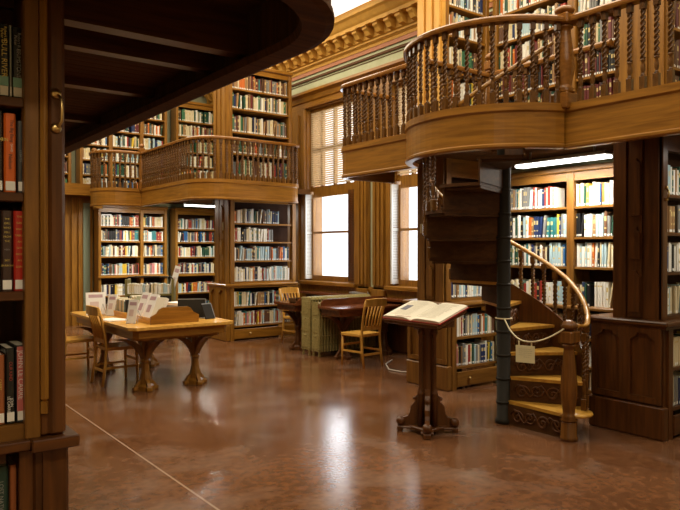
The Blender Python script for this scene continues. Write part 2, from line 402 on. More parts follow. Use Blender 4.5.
def book_unit(style):
    """unit book: thickness x -.5..5, spine at y=0 facing -y, fore edge y=1, height 0..1. mats: 0 cover 1 pages 2 label 3 gilt"""
    m = MB()
    xs = [-.5, -.34, .34, .5]; yo = [.05, .0, .0, .05]
    zs = [0, .035, .125, .30, .36, .62, .80, .86, 1]
    zm = [0, 2, 0, 0, 0, 0, 0, 0] if style == 0 else ([0, 2, 0, 3, 0, 3, 0, 0] if style == 1 else [0, 2, 0, 0, 0, 0, 3, 0])
    vs = []
    for z in zs:
        for x, yv in zip(xs, yo): vs.append((x, yv, z))
    fs = []; ms = []
    for k in range(len(zs)-1):
        for i in range(3):
            a = k*4+i; fs.append((a, a+1, a+5, a+4)); ms.append(zm[k] if i == 1 else 0)
    o = len(m.v); m.v += vs
    for f, q in zip(fs, ms): m.f.append(f); m.m.append(q); m.s.append(False)
    T = (len(zs)-1)*4
    b = len(m.v); m.v += [(-.5, 1, 0), (.5, 1, 0), (-.5, 1, 1), (.5, 1, 1)]
    F = [((0, T, b+2, b), 0), ((3, b+1, b+3, T+3), 0), ((b, b+2, b+3, b+1), 1), ((T, T+1, T+2, T+3, b+3, b+2), 1), ((0, b, b+1, 3, 2, 1), 0)]
    for f, q in F: m.f.append(f); m.m.append(q); m.s.append(False)
    return m
UNIT = [book_unit(i) for i in range(3)]
ORD = ['', 'first', 'second', 'third', 'fourth', 'fifth', 'sixth', 'seventh', 'eighth', 'ninth', 'tenth', 'eleventh', 'twelfth', 'thirteenth', 'fourteenth', 'fifteenth', 'sixteenth', 'seventeenth', 'eighteenth', 'nineteenth']
def ordn(n):
    if n < 20: return ORD[n]
    t = {2: 'twent', 3: 'thirt', 4: 'fort', 5: 'fift', 6: 'sixt'}[n // 10]
    return t + 'ieth' if n % 10 == 0 else t + 'y-' + ORD[n % 10]

def finish_books():
    dg = bpy.context.evaluated_depsgraph_get(); dg.update()
    C0 = Vector((0, 0, 1.6)); cand = []
    for b in BOOKS:
        p = Vector(b['pos']); c, s = math.cos(b['rotz']), math.sin(b['rotz'])
        nrm = Vector((s, -c, 0))
        vis = 0; dd = 0
        for fz in (.3, .6, .9):
            q = p + nrm*.006 + Vector((0, 0, b['h']*fz))
            v = q - C0; d = .6*v.x + .8*v.y
            if d < .3: continue
            px = 340 + 665*(.8*v.x - .6*v.y)/d; py = 250 - 665*v.z/d
            if not (-1 < px < 681 and -1 < py < 511): continue
            hit, loc, *_ = SC.ray_cast(dg, C0, v.normalized(), distance=v.length - .004)
            if not hit: vis += 1; dd = d
        if vis:
            v = p - C0; cosn = abs(v.normalized().dot(nrm)) + .1
            b['area'] = vis*b['t']*b['h']*cosn/dd**2
        else: b['area'] = 0
    BOOKS.sort(key=lambda b: -b['area'])
    nvis = sum(1 for b in BOOKS if b['area'] > 0)
    print('BOOKS', len(BOOKS), 'visible', nvis)
    single = [b for b in BOOKS if b['area'] > 0][:N_BOOKS]; rest = BOOKS[len(single):]
    cache = {}
    for b in single:
        key = (b['col'], b['style'])
        if key not in cache:
            o = UNIT[b['style']].build('book', [COVER[b['col']], pages, slabel, gilt]); cache[key] = o; first = True
        else:
            o = cache[key].copy(); COL.objects.link(o)
        o.location = b['pos']; o.rotation_euler = (0, b['lean'], b['rotz']); o.scale = (b['t'], b['d'], b['h'])
        size = ('thick ' if b['t'] > .036 else ('thin ' if b['t'] < .022 else ''))
        tag(o, '%s%s book, %s from left, %s' % (size, b['col'], ordn(b['idx']), b['row']), 'book', 'books, ' + b['row'])
    m = MB(); mats = [COVER[k] for k in CN] + [pages, slabel, gilt]; nc = len(CN)
    for b in rest:
        M = Matrix.Translation(b['pos']) @ Matrix.Rotation(b['rotz'], 4, 'Z') @ Matrix.Rotation(b['lean'], 4, 'Y') @ Matrix.Diagonal((b['t'], b['d'], b['h'], 1))
        o = len(m.v); u = UNIT[b['style']]; ci = CN.index(b['col'])
        m.v += [tuple(M @ Vector(p)) for p in u.v]
        for f, q in zip(u.f, u.m): m.f.append(tuple(i+o for i in f)); m.m.append(ci if q == 0 else nc+q-1); m.s.append(False)
    if rest:
        tag(m.build('book_rows', mats), 'the many smaller library books filling the remaining shelves', 'books', kind='stuff')
N_BOOKS = 296

# ---------------------------------------------------------------- bookcases
LOW = [.26, .60]; UPZ = [1.04, 1.41, 1.75, 2.08]
def gothic(m, x, y0, y1, z0, z1, fw=.05, mi=0):
    """raised frame with a pointed-arch shoulder panel on an end face at plane x (faces -x)"""
    t = .034
    m.box(x-t, x, y0, y0+fw, z0, z1).box(x-t, x, y1-fw, y1, z0, z1).box(x-t, x, y0+fw, y1-fw, z0, z0+fw)
    a, b = y0+fw, y1-fw; r = (b-a)*.28
    m.prism([(a, z1), (b, z1), (b, z1-fw-r), (b-r*.9, z1-fw-r*.4), (b-r, z1-fw), (a+r, z1-fw), (a+r*.9, z1-fw-r*.4), (a, z1-fw-r)], x-t, x, 'x')
def pier(x0, x1, ya, yb, label, rows, upper_y, top=2.66, mat=oak, math_=oakh, lowmat=None, mixes=None, seed=0, rowname='', knobs=True, fulls=None, handle=False, hplane=None):
    """double-sided alcove bookcase pier; end panel at x0 facing -x, shelves facing -y at ya. lower part ya..yb, upper part upper_y"""
    t = thing('bookcase', label, 'bookcase', (x0, (ya+yb)/2, 0))
    def L(m, nm, mt, par=t):      # geometry is written in world xy and shifted to local
        dx, dy = x0, (ya+yb)/2
        m.v = [(p[0]-dx, p[1]-dy, p[2]) for p in m.v]; return m.build(nm, mt, par)
    ua, ub = upper_y; ux = x0 + .07
    # lower end panel with plinth and two gothic panels
    m = MB().box(x0, x0+.05, ya+.02, yb-.02, .0, .97).box(x0-.035, x0+.05, ya, yb, 0, .28, ch=.012)
    mid = (ya+yb)/2
    gothic(m, x0, ya+.03, mid, .30, .94); gothic(m, x0, mid, yb-.03, .30, .94)
    L(m, 'base_end_panel', mat)
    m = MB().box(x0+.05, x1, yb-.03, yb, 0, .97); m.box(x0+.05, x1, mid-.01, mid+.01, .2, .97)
    L(m, 'base_back_panel', backm)
    L(MB().box(x0-.06, x1, ya-.04, yb+.04, .955, 1.0, ch=.012).box(x0-.03, x1, ya-.015, yb+.015, .93, .955), 'ledge', math_)
    # lower face
    L(MB().box(x0+.05, x0+.12, ya, ya+.03, .0, .955), 'base_stile', mat); L(MB().box(x1-.06, x1, ya, ya+.03, 0, .955), 'base_stile', mat)
    d = L(MB().box(x0+.12, x1-.06, ya-.012, ya+.012, .03, .20, ch=.006), 'drawer', math_)
    if knobs:
        kb = MB(); xm = x0 + .15 + (x1-x0-.21)*.22
        kb.sphere((xm, ya-.035, .12), .020); kb.tube([(xm, ya-.012, .12), (xm, ya-.03, .12)], .008)
        kb.v = [(p[0]-x0, p[1]-mid, p[2]) for p in kb.v]; kb.build('knob', brass, d)
    for z in LOW: L(MB().box(x0+.05, x1, ya+.015, mid-.01, z-.03, z, ch=.003), 'shelf', math_)
    # upper part
    m = MB().box(ux, ux+.05, ua, ub, 1.0, top)
    n = 3; wd = ub-ua
    for k in range(n): m.box(ux-.022, ux, ua+wd*(k+.10)/n, ua+wd*(k+.90)/n, 1.0 if k != 1 else 1.02, top)
    mm = (ua+ub)/2
    for (za, zb) in ((1.06, 1.42), (1.52, 1.80), (1.9, 2.4)):
        m.prism([(mm-.05, za), (mm+.05, za), (mm+.05, zb-.05), (mm+.02, zb-.02), (mm+.02, zb), (mm-.02, zb), (mm-.02, zb-.02), (mm-.05, zb-.05)], ux-.040, ux-.022, 'x')
    L(m, 'end_panel', mat)
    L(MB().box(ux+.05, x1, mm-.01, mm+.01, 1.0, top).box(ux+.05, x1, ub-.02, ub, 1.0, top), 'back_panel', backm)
    L(MB().box(ux+.0, ux+.09, ua-.012, ua+.03, 1.0, top, ch=.008), 'stile', mat); L(MB().box(x1-.07, x1, ua-.012, ua+.03, 1.0, top), 'stile', mat)
    L(MB().box(ux+.05, x1, ua-.01, ua+.04, 2.45, top), 'header', math_)
    for z in UPZ[1:]: L(MB().box(ux+.05, x1, ua+.005, mm-.01, z-.028, z, ch=.003), 'shelf', math_)
    L(MB().box(ux+.05, x1, ua+.001, mm-.01, 1.0, 1.035), 'shelf', math_)
    # books
    fr = ((0, 0), 0)
    zl = [(z, .27, ya+.035, True) for z in LOW] + [(z, .27, ua+.02, False) for z in UPZ]
    n = len(zl)
    for i, (z, h, y, low) in enumerate(zl):
        if rows is not None and i not in rows: continue
        fill(fr, (x0+.125 if low else ux+.095), x1-.08, y, z+.001, h, (mixes or ['new']*6)[i], seed*17+i, '%s shelf up, %s' % (ordn(i+1), rowname), full=(fulls or {}).get(i, .97), th=.028)
    return t
pier3 = pier(5.40, 6.84, 10.46, 11.16, 'oak bookcase pier beside the far window, filled with books, chair in front', None, (10.52, 11.08), mat=oak, seed=3, rowname='bookcase by far window', mixes=['fic', 'fic', 'new', 'new', 'new', 'new'], fulls={5: .80, 4: .70})
pier2 = pier(5.50, 6.42, 5.27, 5.96, 'brown oak bookcase pier behind the lectern and the spiral stair', None, (5.40, 5.86), mat=midoak, math_=midoakh, seed=5, rowname='bookcase behind lectern', mixes=['fic', 'new', 'new', 'new', 'new', 'new'])  # stronger light on its end panel is put into the mid oak tone
pier1 = pier(5.50, 7.0, 2.80, 3.50, 'shade-darkened oak bookcase pier with arched base panels right of the spiral stair', None, (2.88, 3.32), mat=dark, math_=darkh, seed=7, rowname='bookcase right of stair')  # same oak as the other piers, shade put into the darker wood colour
# brass pull handle on pier 1 and small plates on piers
def at(o, m, nm, mt, org): m.v = [(p[0]-org[0], p[1]-org[1], p[2]-org[2]) for p in m.v]; return m.build(nm, mt, o)
def handle_at(par, x, y, z0, z1, out, nm='handle'):
    h = MB(); ox, oy = out; zs = [z0, z0+.02, z0+.05, (z0+z1)/2, z1-.05, z1-.02, z1]; f = [0, .7, 1, 1.05, 1, .7, 0]
    h.tube([(x+ox*k, y+oy*k, z) for z, k in zip(zs, f)], .008, 8)
    h.sphere((x+ox*.05, y+oy*.05, z0), .016); h.sphere((x+ox*.05, y+oy*.05, z1), .016)
    return at(par, h, nm, brass, par.location)
handle_at(pier1, 5.62, 2.865, 2.03, 2.13, (-.02, -.035))
at(pier2, MB().box(5.535, 5.55, 5.70, 5.79, 1.80, 1.91, ch=.003), 'notice_plate', plain('dull cream plate', (.42, .36, .22), .6), pier2.location)
at(pier3, MB().box(5.435, 5.45, 10.72, 10.80, 1.95, 2.10, ch=.003), 'notice_plate', plain('dull cream plate', (.42, .36, .22), .6), pier3.location)

def wall_case(name_label, org, rotz, bays, zs, base_ledge, top, rowname, mixes, seed, mat=oak, math_=oakh, depth=.30, H=.27, z0=0, th=.028, fulls=None, hv=.22, uprow='shelf up', drawer=False, only=None):
    """free case seen from its front; local x along width, y back. bays = [(u0,u1),...]"""
    t = thing('bookcase', name_label, 'bookcase', (org[0], org[1], z0), rotz)
    U0, U1 = bays[0][0]-.06, bays[-1][1]+.06
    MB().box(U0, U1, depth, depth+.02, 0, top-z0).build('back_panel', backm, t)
    for i in range(len(bays)+1):
        a = (bays[i-1][1] if i else U0); b = (bays[i][0] if i < len(bays) else U1)
        o = MB().box(a, b, -.012, depth, 0, top-z0, ch=.006).build('upright', mat, t)
    MB().box(U0-.02, U1+.02, -.035, depth, top-z0, top-z0+.06, ch=.01).build('cornice', math_, t)
    for bi, (a, b) in enumerate(bays):
        MB().box(a, b, -.002, .03, top-z0-.09, top-z0).build('header', math_, t)
        MB().box(a, b, 0, .03, 0, zs[0]-z0-.02).build('plinth', math_, t)
        for k, z in enumerate(zs):
            MB().box(a, b, .0, depth, z-z0-.028, z-z0, ch=.003).build('shelf', math_, t)
            c, s = math.cos(rotz), math.sin(rotz)
            bn = rowname if len(bays) == 1 else '%s bay, %s' % (['left', 'middle', 'right'][bi] if len(bays) == 3 else ['left', 'right'][bi], rowname)
            if only is not None and (bi, k) not in only and only != 'all': continue
            nxt = (zs[k+1]-.028 if k+1 < len(zs) else top-.09) - z
            fill(((org[0], org[1]), rotz), a+.005, b-.005, .02, z+.001, min(H, nxt*.93), mixes[min(k, len(mixes)-1)], seed*31+bi*7+k, '%s %s, %s' % (ordn(k+1), 'shelf up', bn), full=(fulls or {}).get((bi, k), .99), th=th, hv=hv)
    if base_ledge:
        MB().box(U0-.02, U1+.02, -.06, 0, base_ledge-z0-.04, base_ledge-z0, ch=.01).build('ledge', math_, t)
    return t
# behind the stair (faces -x): local x -> -y
c_r = wall_case('oak bookcase full of books at the back of the alcove behind the spiral stair', (6.32, 5.26), -PI/2, [(.08, .95), (1.04, 1.70)], [.12, .36, .66, 1.0, 1.42, 1.74, 2.07], 1.0, 2.44, 'bookcase behind stair', ['new'], 11, mat=midoak, math_=midoakh, fulls={(0, 6): .86})
c_f = wall_case('oak bookcase with full shelves at the far left under the gallery', (4.3, 14.3), 0, [(.10, .95), (1.02, 1.50)], [.20, .62, 1.06, 1.46, 1.79, 2.11], 1.04, 2.50, 'far left bookcase', ['fic'], 12, H=.26, th=.026)
c_g = wall_case('oak bookcase with full shelves under the lit tube at the back left', (6.02, 14.3), 0, [(.10, 1.04)], [.20, .62, 1.06, 1.44, 1.78, 2.08], 1.04, 2.50, 'bookcase under gallery light', ['fic'], 13, H=.26, th=.026)
# ------------------------------------------------ galleries
ZG = 2.75
def twist_baluster(z0, z1, w=.042, hi=True):
    H = z1-z0; m = MB(); a = H*.15; b = H*.90
    m.box(-w/2, w/2, -w/2, w/2, 0, a, ch=.003); m.box(-w/2, w/2, -w/2, w/2, b, H, ch=.003)
    r = w*.42
    m.lathe([(r*.8, a), (r*1.05, a+.008), (r*.6, a+.016), (r*.7, a+.03), (r*1.0, a+.05), (r*.95, a+.075), (r*.6, a+.105), (r*1.1, a+.115), (r*1.1, a+.122), (r*.6, a+.13)], n=10 if hi else 6)
    zt = a+.13; turns = 4.25 if hi else 4; n = int(turns*(9 if hi else 6)); k = 8 if hi else 6
    R = []
    for i in range(n+1):
        z = zt + (b-zt)*i/n; ph = 2*PI*turns*i/n
        ring = []
        for j in range(k):
            th = ph + 2*PI*j/k; rr = r*(.32+.92*abs(math.cos(2*PI*j/k)))
            ring.append((rr*math.cos(th), rr*math.sin(th), z))
        R.append(ring)
    m.rings(R); return m
def resample(path, step, skip=()):
    out = []; P = [Vector(p) for p in path]; L = 0; tot = sum((P[i+1]-P[i]).length for i in range(len(P)-1))
    n = max(1, round(tot/step)); marks = [tot*(i+.5)/n for i in range(n)]; mi = 0
    for i in range(len(P)-1):
        l = (P[i+1]-P[i]).length
        while mi < n and marks[mi] <= L+l+1e-9:
            q = P[i] + (P[i+1]-P[i])*((marks[mi]-L)/l); d = P[i+1]-P[i]; out.append((q.x, q.y, math.atan2(d.y, d.x))); mi += 1
        L += l
    return out
RAILP = [(.045, 3.455), (-.045, 3.455), (-.05, 3.47), (-.05, 3.49), (-.035, 3.505), (-.012, 3.515), (.012, 3.515), (.035, 3.505), (.05, 3.49), (.05, 3.47)]
BASEP = [(.03, 2.77), (.03, 2.795), (-.03, 2.795), (-.03, 2.77)]
def fasc(zb, zt=2.77): return [(.0, zb), (.02, zb), (.03, zb+.012), (.03, zb+.03), (.018, zb+.04), (.018, zt-.05), (.035, zt-.035), (.035, zt), (-.04, zt), (-.04, zb)]
B_HI = twist_baluster(2.795, 3.455); B_LO = twist_baluster(2.795, 3.455, .050, False)
def balusters(paths, parent, hi=True, step=.105, inset=-.0, dz=0):
    proto = None
    for path in paths:
        for (x, y, a) in resample(path, step):
            if proto is None:
                proto = (B_HI if hi else B_LO).build('baluster', turned, parent); o = proto
            else:
                o = proto.copy(); COL.objects.link(o); o.parent = parent
            o.location = (x - parent.location.x, y - parent.location.y, 2.795 - parent.location.z); o.rotation_euler = (0, 0, a)
def newel(parent, x, y, z0, h, s=1.0, mat=railw, rnd=False):
    m = MB(); r = .062*s
    if rnd: m.lathe([(r*1.05, 0), (r*1.05, .03), (r*.95, .04), (r*.92, .15), (r*.85, .16*h)], n=18)
    else: m.box(-r, r, -r, r, 0, .16*h, ch=.01)
    prof = [(r*.85, .16*h), (r*1.05, .175*h), (r*.8, .19*h), (r*.95, .205*h), (r*.7, .22*h), (r*.72, .25*h), (r*1.02, .40*h), (r*.95, .5*h), (r*.62, .76*h), (r*.6, .79*h), (r*.85, .80*h), (r*.85, .815*h), (r*.6, .825*h)]
    m.lathe(prof, n=18)
    m.box(-r*.95, r*.95, -r*.95, r*.95, .825*h, .93*h, ch=.012)
    m.lathe([(r*.5, .93*h), (r*.55, .94*h), (r*.95, .955*h), (r*1.0, .975*h), (r*.8, 1.0*h), (r*.35, 1.02*h), (.002, 1.025*h)], n=18)
    o = m.build('newel_post', mat, parent); o.location = (x-parent.location.x, y-parent.location.y, z0-parent.location.z); return o
def local(m, par): 
    l = par.location; m.v = [(p[0]-l.x, p[1]-l.y, p[2]-l.z) for p in m.v]; return m

# right gallery over the spiral stair
GR = thing('gallery', 'curved oak gallery balcony with twisted balusters around the spiral stair', 'gallery', (4.8, 4.0, ZG-.12))
bc = (5.03, 4.12); br = .90
# path travels so that the room side is on the right-hand side: from the wall end (far) towards the viewer
a_start = math.degrees(math.atan2(4.85-bc[1], 4.68-bc[0])); 
p_left = [(5.50, 6.24), (4.83, 6.24)] + arc(4.83, 6.06, .18, 90, 180, 6)[1:] + [(4.65, 4.95)]
p_bulge = arc(bc[0], bc[1], br, 115, 251, 26)
p_str = [(4.77, 3.27), (4.80, .6)]
local(MB().sweep([(-w_, z) for w_, z in fasc(2.43)], p_left[::-1]), GR).build('fascia', oakh, GR)
local(MB().sweep([(-w_, z) for w_, z in fasc(2.43)], p_bulge[::-1], smooth=False), GR).build('fascia', oakh, GR)
local(MB().sweep([(-w_, z) for w_, z in fasc(2.43)], p_str[::-1]), GR).build('fascia', oakh, GR)
sl = MB()
sl.box(4.80, 7.14, .6, 3.26, 2.66, 2.75).box(5.66, 6.9, 3.26, 4.80, 2.66, 2.75).box(4.70, 7.14, 4.80, 6.22, 2.66, 2.75)
ri = arc(bc[0], bc[1], .78, 115, 251, 26); ro = arc(bc[0], bc[1], .89, 115, 251, 26)
R = [[(a[0], a[1], 2.50), (b[0], b[1], 2.46), (b[0], b[1], 2.75), (a[0], a[1], 2.75)] for a, b in zip(ri, ro)]
sl.rings(R, smooth=False)
local(sl, GR).build('floor_slab', soff, GR)
for p in (p_left, p_bulge, [(4.77, 3.20), (4.80, .6)]):
    local(MB().sweep(RAILP, p), GR).build('handrail', railw, GR)
    local(MB().sweep(BASEP, p), GR).build('base_rail', oakh, GR)
balusters([p_left, p_bulge, [(4.77, 3.18), (4.80, .6)]], GR)
newel(GR, 4.77, 3.28, 2.75, .84, 1.3)
inner = [(4.70, 4.80), (5.58, 4.80)]; inner2 = [(5.60, 4.74), (5.60, 3.36)]
for p in (inner, inner2):
    local(MB().sweep([(a*.8, b) for a, b in RAILP], p), GR).build('handrail', railw, GR)
    local(MB().sweep(BASEP, p), GR).build('base_rail', oakh, GR)
balusters([inner, inner2], GR, hi=False, step=.125)
newel(GR, 5.60, 4.78, 2.75, .95, .8)

# far gallery
GF = thing('gallery', 'far oak gallery balcony with twisted balusters along the back left corner', 'gallery', (5.2, 11.5, ZG-.12))
pf1 = [(6.68, 10.46)] + [(6.68, 10.30)] + arc(6.50, 10.28, .18, 0, -90, 6)[1:] + [(5.22, 10.10)] + arc(5.22, 10.62, .52, 270, 180, 10)[1:] + [(4.70, 12.71)]
pf2 = [(4.72, 12.72), (4.38, 12.72)] + arc(4.38, 13.20, .48, 270, 135, 12)[1:] + [(4.25, 13.85), (4.25, 14.27)]
for p in (pf1, pf2):
    local(MB().sweep([(-w_, z) for w_, z in fasc(2.45)], p), GF).build('fascia', oakh, GF)
    local(MB().sweep(RAILP, p), GF).build('handrail', railw, GF)
    local(MB().sweep(BASEP, p), GF).build('base_rail', oakh, GF)
balusters([pf1, pf2], GF, hi=False, step=.10)
newel(GF, 4.69, 12.70, 2.75, .90, .9); newel(GF, 4.03, 13.52, 2.75, .86, .9)
sl = MB(); sl.prism(([(7.14, 10.46)] + pf1[:-1] + [(4.70, 12.72)] + pf2[1:-1] + [(4.25, 14.6), (7.14, 14.6)])[::-1], 2.66, 2.75)
local(sl, GF).build('floor_slab', soff, GF)
struct(MB().box(2.6, 4.24, 14.28, 14.75, 2.74, 2.98).build('trim_15', oakh), 'oak band below the high far bookcase')

# near left gallery overhead
GL = thing('gallery', 'dark underside of the near gallery overhead at upper left', 'gallery', (1.0, 3.0, ZG-.12))
pl_ = [(1.55, 12.0), (1.55, 2.35)] + arc(.95, 2.35, .60, 0, -90, 12)[1:] + [(-1.15, 1.75)]
FL = [(0, 2.43), (-.09, 2.43), (-.10, 2.46), (-.04, 2.50), (-.04, 2.75), (.03, 2.77), (.035, 2.735), (.018, 2.72), (.018, 2.47), (.03, 2.46), (.03, 2.44)]
# room side must be on the left here, so mirror outward
local(MB().sweep([(-a, b) for a, b in FL], pl_), GL).build('fascia', soff, GL)  # unlit side of the gallery: its shade is put into this dark colour
sl = MB(); sl.prism([(1.51, 12.0)] + [(x-.04, y+.0) for x, y in pl_[1:-1]] + [(-1.18, 1.79), (-1.18, 12.0)], 2.70, 2.75)
local(sl, GL).build('floor_slab', soff, GL)
sf = MB(); sf.box(-1.18, 1.50, 3.12, 12.0, 2.58, 2.60)
y = 3.12
while y < 9: sf.box(-1.18, 1.50, y+.004, y+.076, 2.565, 2.58); y += .08
local(sf, GL).build('soffit_boards', soff, GL)
for (a, b, z) in ((2.72, 2.80, 2.50), (3.06, 3.13, 2.50), (3.86, 3.94, 2.52), (4.9, 4.98, 2.52), (6.2, 6.28, 2.52)):
    local(MB().box(-1.18, 1.505, a, b, z, 2.70), GL).build('joist', darkh, GL)
for p in (pl_,):
    local(MB().sweep(RAILP, p), GL).build('handrail', railw, GL)

# upper bookcases standing on the galleries
UZ = [2.92, 3.32, 3.70, 4.12, 4.47]
u3 = wall_case('tall oak bookcase on the far gallery, beside the top of the window', (5.42, 10.56), 0, [(.12, 1.30)], UZ, None, 4.86, 'upper bookcase beside window', ['old', 'old', 'old', 'old', 'warm'], 21, z0=2.75, H=.31, th=.030, depth=.32)
MB().box(0, .07, 0, .5, 0, 2.12).box(-.02, 0, .02, .12, 0, 2.12).box(-.02, 0, .19, .29, 0, 2.12).box(-.02, 0, .36, .46, 0, 2.12).build('end_panel', oak, u3)
u4 = wall_case('long oak bookcase against the far wall of the gallery, far left', (3.95, 14.30), 0, [(.08, .62), (.70, 1.30), (1.38, 1.86)], [2.86, 3.18, 3.50, 3.82, 4.15, 4.5], None, 4.85, 'long far gallery bookcase', ['new', 'old', 'new', 'new', 'old', 'old'], 22, z0=2.75, H=.27, th=.030)
u5 = wall_case('oak bookcase on the far gallery with green volumes, right part of the far wall', (6.02, 14.30), 0, [(.12, 1.05)], [2.86, 3.18, 3.52, 3.85, 4.2, 4.55], None, 4.95, 'far gallery right bookcase', ['new', 'new', 'new', 'old', 'old', 'lg'], 23, z0=2.75, H=.29, th=.032)
u6 = wall_case('high oak bookcase on the far wall at the extreme left', (2.9, 14.45), 0, [(.12, .88)], [2.86, 3.2, 3.55], None, 4.4, 'extreme left high bookcase', ['old'], 24, z0=2.75, depth=.15, H=.27, th=.03)
u2 = wall_case('oak bookcase on the near gallery left of the back shelves, fluted end', (5.56, 5.46), 0, [(.12, .76)], UZ, None, 4.86, 'near gallery fluted bookcase', ['new', 'new', 'old', 'new', 'new'], 25, z0=2.75, H=.31, depth=.28)
fl = MB().box(0, .06, -.01, .40, 0, 2.06)
for k in range(3): fl.box(-.03, 0, .0+.13*k, .09+.13*k, 0, 2.06)
fl.build('end_panel', gold, u2)
u1 = wall_case('oak bookcase at the back of the near gallery above the stair', (6.34, 5.42), -PI/2, [(.12, 1.10), (1.20, 1.92)], [2.86, 3.14, 3.44, 3.75, 4.08, 4.42], None, 4.86, 'near gallery back bookcase', ['old', 'darkred', 'darkred', 'old', 'new', 'new'], 26, z0=2.75, H=.28)
u0 = wall_case('oak bookcase of dark red volumes on the near gallery at right edge', (5.62, 2.86), 0, [(.10, 1.2)], [2.86, 3.18, 3.52, 3.86, 4.2], None, 4.6, 'gallery bookcase at right edge', ['darkred'], 27, z0=2.75, H=.28)
MB().box(0, .05, 0, .46, 0, 1.86).box(-.02, 0, .02, .13, 0, 1.86).box(-.02, 0, .17, .28, 0, 1.86).box(-.02, 0, .32, .43, 0, 1.86).build('end_panel', oak, u0)
# ---------------------------------------------------------------- near-left bookcase pier
NP = thing('bookcase', 'dark oak bookcase pier filling the left edge, brass handle on its corner', 'bookcase', (.56, 2.6, 0))
NY = 2.35
def near(m, nm, mt, par=None): return local(m, NP).build(nm, mt, par or NP)
near(MB().box(-1.15, .52, 2.75, 2.78, 0, 2.56).box(-1.15, -1.10, 2.36, 2.75, 0, 2.56), 'back_panel', dark)
near(MB().box(.52, .60, NY+.0, 2.9, .98, 2.56, ch=.01).box(.60, .612, 2.45, 2.8, 1.2, 2.5), 'end_panel', dark)
near(MB().box(.477, .524, NY-.005, NY+.04, .98, 2.56, ch=.004), 'stile', midoak)
fs_ = near(MB().box(.524, .547, NY-.022, NY+.02, 1.10, 2.56, ch=.009).prism([(.524, NY-.005), (.547, NY-.005), (.540, NY-.02)], 1.06, 1.10), 'corner_strip', oak)
near(MB().box(.547, .603, NY-.014, NY+.06, .98, 2.56, ch=.012), 'corner_post', dark)
near(MB().box(.49, .638, NY-.045, 2.95, .942, .982, ch=.004).box(-1.15, .49, NY-.028, 2.75, .950, .982, ch=.004), 'ledge', darkh)
near(MB().box(.50, .615, NY, 2.9, 0, .942, ch=.01).box(.53, .55, NY-.008, NY, .0, .94), 'base_end_panel', dark)
near(MB().box(.46, .50, NY, NY+.03, .0, .942), 'base_stile', dark)
near(MB().box(-1.15, .46, NY, 2.75, .20, .235), 'shelf', darkh); near(MB().box(-1.15, .46, NY+.005, 2.75, .58, .61), 'shelf', darkh); near(MB().box(-1.15, .42, NY+.02, 2.75, 0, .2), 'plinth', dark)
near(MB().box(-1.15, .42, NY, NY+.03, .915, .95), 'header', darkh)
near(MB().box(-1.15, .48, NY+.01, 2.75, .982, 1.03), 'shelf', midoakh)
NSH = [1.465, 1.787, 2.095]
for z in NSH: near(MB().box(-1.15, .478, NY+.005, 2.75, z-.03, z, ch=.003), 'shelf', darkh)
near(MB().box(-1.15, .5, NY, NY+.03, 2.44, 2.56), 'header', darkh)
h = MB(); zs = [(2.005, 0), (2.012, .6), (2.026, 1), (2.06, 1.05), (2.096, 1), (2.109, .6), (2.117, 0)]
h.tube([(.572 + .012*k, NY-.014-.026*k, z) for z, k in zs], .0055, 10)
h.lathe([(.016, 0), (.018, .004), (.012, .010), (.004, .012)], M=Matrix.Translation((.572, NY-.014, 2.004)) @ Matrix.Rotation(PI/2, 4, 'X'))
h.lathe([(.016, 0), (.018, .004), (.012, .010), (.004, .012)], M=Matrix.Translation((.572, NY-.014, 2.118)) @ Matrix.Rotation(PI/2, 4, 'X'))
near(h, 'handle', brass)

def text_mesh(s, size, name, mat, parent, M, align='CENTER'):
    cu = bpy.data.curves.new(name, 'FONT'); cu.body = s; cu.size = size; cu.align_x = align; cu.align_y = 'CENTER'; cu.extrude = .0002
    tmp = bpy.data.objects.new(name, cu); COL.objects.link(tmp)
    dg = bpy.context.evaluated_depsgraph_get(); dg.update()
    me = bpy.data.meshes.new_from_object(tmp.evaluated_get(dg)); bpy.data.objects.remove(tmp)
    me.transform(M); me.materials.clear(); me.materials.append(mat)
    o = bpy.data.objects.new(name, me); COL.objects.link(o); o.parent = parent; return o
FACE = Matrix.Rotation(PI/2, 4, 'X')                        # text facing -y
VERT = Matrix.Rotation(PI/2, 4, 'X') @ Matrix.Rotation(-PI/2, 4, 'Z')   # reads downwards, facing -y
def PX(px, y):
    m = (px-340)/665; return y*(.6+.8*m)/(.8-.6*m)
def near_book(px0, px1, z, h, cover, label, words, depth=.17, yoff=.03, vertical=True, tcol=None, labelcol=slabel, strip=None):
    y = NY + yoff; x0, x1 = PX(px0, y), PX(px1, y); t = x1-x0-.0012; xm = (x0+x1)/2
    root = thing('book', label, 'book', (xm, y, z), 0, 'books on the near left bookcase')
    m = MB(); k = t*.42
    m.prism([(-t/2, .008), (-k*.8, .001), (0, 0), (k*.8, .001), (t/2, .008), (t/2, .012), (-t/2, .012)], 0, h)
    m.box(-t/2, -t/2+.0022, .01, depth, 0, h).box(t/2-.0022, t/2, .01, depth, 0, h)
    m.build('cover', cover, root)
    MB().box(-t/2+.0022, t/2-.0022, .012, depth-.004, .003, h-.003).build('page_block', pages, root)
    MB().box(-t*.40, t*.40, -.0012, .001, .006, .036).build('spine_label', labelcol, root)
    if strip:
        for (z0, z1, c) in strip: MB().box(-t*.44, t*(.14 if z1 > .1 else .42), -.0007, .0008, z0, z1).build('printed_band', c, root)
    for (s, size, zz, xx, c, vert) in words:
        text_mesh(s, size, 'spine_title', c, root, Matrix.Translation((xx*t, -.0014, zz)) @ (VERT if vert else FACE))
    return root
yel = plain('yellow print', (.62, .48, .10), .5); wh = plain('white print', (.70, .68, .62), .5); blk = plain('black print', (.02, .02, .02), .5)
